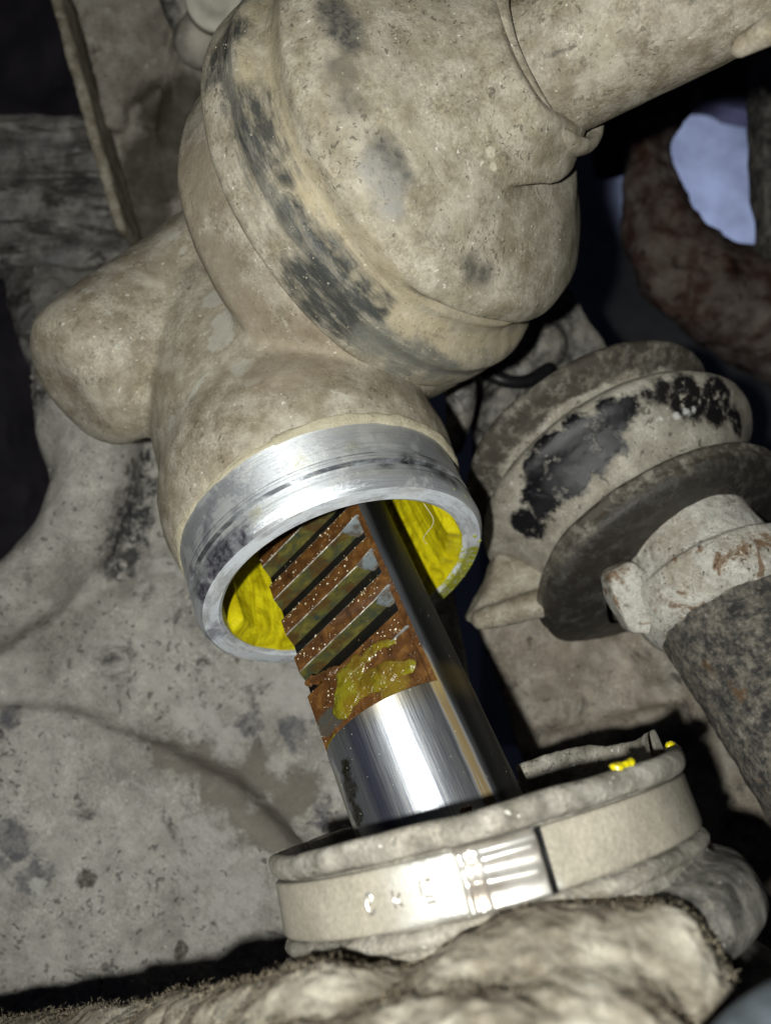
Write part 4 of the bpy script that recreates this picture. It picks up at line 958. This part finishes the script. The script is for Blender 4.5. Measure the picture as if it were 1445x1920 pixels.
# ================================================================== stains and wear, plus some painted shade and shine, placed on the parts
bpy.context.view_layer.update()
DG = bpy.context.evaluated_depsgraph_get()
def stain_or_tone(spots, color, mat, fr_mat=None, edge=1.6, warp=3.0, wsc=0.22, broken=(0.30, 0.62, 0.5, 1.0), bsc=0.8, amount=1.0, rough=None, uvb=None):
    """spots: (x, y, radius mm): where the eye falls on the part; the stain is a soft blob in the part's own space"""
    loc = []
    for x, y, r in spots:
        d = Vector([float(c) for c in P(x, y, 1.0)]).normalized()
        ok, p, n_, i_, ob, mx = scene.ray_cast(DG, d * 0.03, d)
        if not ok or mat not in [m for m in ob.data.materials]: continue
        loc.append((ob.matrix_world.inverted() @ p / MM, r))
    if not loc: print('stain missed', mat.name, spots[:2]); return
    t = mat.node_tree; b = [n for n in t.nodes if n.type == 'BSDF_PRINCIPLED'][0]
    def nd(ty, **kw):
        q = t.nodes.new('ShaderNode' + ty)
        for k, v in kw.items(): setattr(q, k, v)
        return q
    tc = nd('TexCoord'); mp = nd('Mapping'); mp.inputs['Scale'].default_value = (1000, 1000, 1000); t.links.new(tc.outputs['Object'], mp.inputs[0])
    ns = nd('TexNoise'); ns.inputs['Scale'].default_value = wsc; ns.inputs['Detail'].default_value = 7; ns.inputs['Roughness'].default_value = 0.7; t.links.new(mp.outputs[0], ns.inputs['Vector'])
    w = nd('Math', operation='MULTIPLY_ADD'); t.links.new(ns.outputs[0], w.inputs[0]); w.inputs[1].default_value = warp * 2; w.inputs[2].default_value = -warp
    cur = None
    for p, r in loc:
        ds = nd('VectorMath', operation='DISTANCE'); t.links.new(mp.outputs[0], ds.inputs[0]); ds.inputs[1].default_value = p
        sb = nd('Math', operation='SUBTRACT'); t.links.new(ds.outputs['Value'], sb.inputs[0]); sb.inputs[1].default_value = r
        if cur is None: cur = sb.outputs[0]
        else:
            mn = nd('Math', operation='SMOOTH_MIN'); t.links.new(cur, mn.inputs[0]); t.links.new(sb.outputs[0], mn.inputs[1]); mn.inputs[2].default_value = 2.0; cur = mn.outputs[0]
    ad = nd('Math', operation='ADD'); t.links.new(cur, ad.inputs[0]); t.links.new(w.outputs[0], ad.inputs[1])
    mr = nd('MapRange', interpolation_type='SMOOTHSTEP'); t.links.new(ad.outputs[0], mr.inputs[0])
    for i, v in enumerate((-edge, edge, amount, 0.0)): mr.inputs[i + 1].default_value = v
    n2 = nd('TexNoise'); n2.inputs['Scale'].default_value = bsc; n2.inputs['Detail'].default_value = 6; n2.inputs['Roughness'].default_value = 0.7; 
    if uvb:
        mu_ = nd('Mapping'); mu_.inputs['Scale'].default_value = (uvb[0], uvb[1], 1); t.links.new(tc.outputs['UV'], mu_.inputs[0]); t.links.new(mu_.outputs[0], n2.inputs['Vector']); n2.inputs['Scale'].default_value = 1.0
        t.links.new(mu_.outputs[0], ns.inputs['Vector']); ns.inputs['Scale'].default_value = 0.7
    else: t.links.new(mp.outputs[0], n2.inputs['Vector'])
    m2 = nd('MapRange'); t.links.new(n2.outputs[0], m2.inputs[0])
    for i, v in enumerate(broken): m2.inputs[i + 1].default_value = v
    mu = nd('Math', operation='MULTIPLY'); t.links.new(mr.outputs[0], mu.inputs[0]); t.links.new(m2.outputs[0], mu.inputs[1])
    def put(sock, val, typ):
        mx = nd('Mix', data_type=typ); ia, ib, io = (6, 7, 2) if typ == 'RGBA' else (2, 3, 0)
        t.links.new(mu.outputs[0], mx.inputs[0])
        if sock.is_linked: t.links.new(sock.links[0].from_socket, mx.inputs[ia])
        else: mx.inputs[ia].default_value = sock.default_value
        mx.inputs[ib].default_value = val; t.links.new(mx.outputs[io], sock)
    put(b.inputs['Base Color'], tuple(color) + (1,), 'RGBA')
    if rough is not None: put(b.inputs['Roughness'], rough, 'FLOAT')
BLK = (0.040, 0.042, 0.040)
stain_or_tone([(432, 60, 4), (415, 100, 4), (400, 140, 3), (470, 190, 4), (480, 240, 4.5), (500, 290, 4), (530, 330, 2.5)], BLK, M['bell'], broken=(0.34, 0.56, 0.1, 0.95), rough=0.42, uvb=(40, 7))
stain_or_tone([(548, 395, 2.2), (575, 430, 2.6), (605, 465, 3.0), (640, 505, 3.4), (675, 545, 3.6), (710, 575, 3.2), (600, 520, 4.0), (560, 520, 4.0), (600, 570, 4.5), (650, 610, 4.0), (650, 575, 4)], BLK, M['bell'], broken=(0.32, 0.52, 0.3, 0.97), rough=0.3, uvb=(34, 6), warp=4)
stain_or_tone([(700, 640, 5), (760, 680, 5), (830, 695, 4)], (0.13, 0.13, 0.115), M['bell'], broken=(0.3, 0.6, 0.2, 0.9), uvb=(30, 7), warp=4)
stain_or_tone([(622, 20, 3), (640, 50, 3.2), (655, 80, 2.5)], (0.05, 0.05, 0.048), M['bell'], warp=2.2, rough=0.5)
stain_or_tone([(640, 130, 3), (655, 190, 3)], (0.14, 0.125, 0.10), M['bell'], warp=3)
stain_or_tone([(715, 275, 2.2), (735, 300, 2.4), (760, 330, 1.6)], (0.06, 0.06, 0.055), M['bell'], warp=2.4, rough=0.5)
stain_or_tone([(700, 310, 2.6), (725, 350, 3.2), (735, 385, 2.2)], (0.225, 0.215, 0.20), M['bell'], warp=2.4, rough=0.5)
stain_or_tone([(885, 510, 2.2), (905, 515, 2.2), (880, 490, 1.2)], (0.075, 0.07, 0.06), M['bell'], warp=2.6)
stain_or_tone([(920, 285, 1.0), (925, 312, 0.7)], (0.52, 0.48, 0.38), M['bell'], warp=0.6, edge=0.3)
stain_or_tone([(1010, 935, 5.5), (1030, 890, 6.5), (1060, 850, 6.5), (1100, 815, 6.5), (1140, 790, 5.5), (1180, 765, 3), (990, 980, 4), (1110, 855, 5), (1150, 830, 4), (1070, 900, 4.5)], (0.006, 0.006, 0.008), M['cv'], warp=6.0, wsc=0.13, edge=1.0, broken=(0.30, 0.42, 0.2, 1.0), bsc=0.16, rough=0.2)
stain_or_tone([(1240, 735, 3), (1290, 745, 6), (1340, 750, 6.5), (1380, 790, 4), (1215, 740, 2)], (0.012, 0.011, 0.011), M['cv'], warp=5.0, wsc=0.15, edge=1.2, broken=(0.36, 0.46, 0.15, 1.0), bsc=0.35, rough=0.3)
stain_or_tone([(1285, 772, 1.0), (1268, 778, 0.9), (1300, 768, .8), (1240, 785, .5)], (0.62, 0.62, 0.60), M['cv'], warp=1.8, edge=0.3, wsc=.4)
stain_or_tone([(275, 860, 4.5), (262, 910, 6), (245, 960, 7), (235, 1010, 7), (228, 1060, 5), (290, 850, 4)], (0.035, 0.036, 0.038), M['crossmember'], warp=9, wsc=0.10, edge=1.5, broken=(0.40, 0.56, 0.0, 1.0), bsc=0.35)
stain_or_tone([(255, 880, 5), (240, 940, 6), (225, 1000, 6), (215, 1060, 5), (275, 1120, 4), (170, 1110, 3)], (0.06, 0.058, 0.055), M['crossmember'], warp=15, wsc=0.07, edge=2.5, broken=(0.42, 0.60, 0.0, 0.9), bsc=0.22)
stain_or_tone([(470, 1365, 4), (480, 1400, 3.5), (545, 1370, 4), (600, 1520, 3), (60, 1640, 4), (20, 1600, 4), (10, 1560, 5), (20, 1340, 3)], (0.09, 0.092, 0.105), M['crossmember'], warp=14, wsc=0.12, broken=(0.3, 0.6, 0.2, 0.9), bsc=0.3)
stain_or_tone([(340, 1785, 2.0), (162, 1650, 2.4), (258, 1700, 0.8)], (0.07, 0.062, 0.05), M['crossmember'], warp=3.4, wsc=0.3, edge=0.5)
stain_or_tone([(350, 1420, 9), (420, 1480, 9), (520, 1550, 9), (480, 1450, 8), (560, 1480, 8)], (0.19, 0.168, 0.14), M['crossmember'], warp=17, wsc=0.06, broken=(0.2, 0.5, 0.6, 0.9), bsc=0.2)  # brown shade along the pad's stepped edge, put into the colour
stain_or_tone([(370, 1345, 7), (430, 1400, 4), (560, 1290, 8), (530, 1440, 4), (380, 1600, 10), (450, 1700, 8)], (0.50, 0.48, 0.45), M['crossmember'], warp=15, wsc=0.07, broken=(0.3, 0.6, 0.1, 0.8), bsc=0.3)
stain_or_tone([(70, 1660, 2.2), (130, 1390, 1.2)], (0.50, 0.49, 0.46), M['crossmember'], warp=2.6, wsc=0.3, edge=0.4)
stain_or_tone([(327, 440, 1.6), (345, 470, 1.2), (400, 560, 3), (425, 600, 3.5), (410, 640, 3), (455, 690, 2.4), (470, 715, 1.6)], (0.37, 0.35, 0.30), M['housing'], warp=3.0, wsc=0.3, edge=0.5, broken=(0.2, 0.5, 0.5, 0.95))
stain_or_tone([(520, 690, 8), (600, 640, 8), (480, 600, 5)], (0.22, 0.175, 0.125), M['housing'], warp=5, broken=(0.3, 0.7, 0.2, 0.8))
stain_or_tone([(880, 1065, 3), (862, 1100, 3.4), (835, 1115, 2.5), (885, 1030, 1.4), (870, 1075, 3), (850, 1095, 3), (892, 1035, 2), (875, 1050, 2)], (0.40, 0.41, 0.03), M['rim_face'], warp=2.6, wsc=0.5, edge=0.6, broken=(0.35, 0.5, 0.25, 1.0), bsc=0.9, rough=0.3)
stain_or_tone([(400, 1070, 3.5), (420, 1035, 3), (385, 1110, 3), (450, 1010, 2)], (0.10, 0.09, 0.13), M['machined'], warp=3.4, wsc=0.3, broken=(0.3, 0.6, 0.4, 1))

stain_or_tone([(650, 1290, 3.5), (700, 1270, 3.5), (600, 1380, 3), (740, 1290, 3), (660, 1330, 3)], (0.16, 0.11, 0.012), M['brown_grease'], warp=3, wsc=0.4, edge=0.8, rough=0.18)
stain_or_tone([(610, 1360, 2.0), (625, 1345, 2)], (0.045, 0.05, 0.045), M['brown_grease'], warp=1.2, wsc=0.4, edge=0.5)

stain_or_tone([(340, 250, 5), (360, 330, 7), (350, 420, 7), (400, 500, 7), (440, 560, 5)], (0.20, 0.165, 0.12), M['housing'], warp=4, broken=(0.2, 0.6, 0.3, 0.85), bsc=0.3)
stain_or_tone([(320, 250, 12), (300, 200, 10), (285, 320, 14), (260, 400, 12), (330, 300, 12), (230, 330, 6), (360, 180, 8)], (0.055, 0.046, 0.034), M['bracket'], warp=8, wsc=0.06, edge=2.5, broken=(0.2, 0.6, 0.55, 0.95), bsc=0.1)  # shade of the bracket's recess painted as dark colour
stain_or_tone([(375, 70, 4)], (0.5, 0.45, 0.38), M['bracket'], warp=2, edge=2.5)  # shiny spot on the bracket's boss painted as pale colour
stain_or_tone([(760, 865, 1.5), (800, 875, 1.5), (830, 890, 1.5), (720, 870, 1.2), (850, 905, 1.2), (700, 925, 1.0), (760, 915, 1.4), (800, 920, 1.2)], (0.05, 0.055, 0.065), M['machined'], warp=2.6, wsc=0.35, broken=(0.35, 0.5, 0.1, 0.95), bsc=0.7)
stain_or_tone([(800, 928, 1.2), (830, 940, 1.3), (780, 922, 0.8), (660, 835, 1.2), (560, 870, 1.2), (830, 850, 1.6), (480, 960, 1.3)], (0.44, 0.43, 0.33), M['machined'], warp=2.6, wsc=0.5, broken=(0.38, 0.5, 0.1, 0.9), bsc=0.9, rough=0.85)
stain_or_tone([(655, 1480, 2.5), (668, 1530, 2.0), (650, 1440, 1.5)], (0.09, 0.075, 0.035), M['chrome'], warp=2.4, wsc=0.35, edge=0.5, rough=0.5)
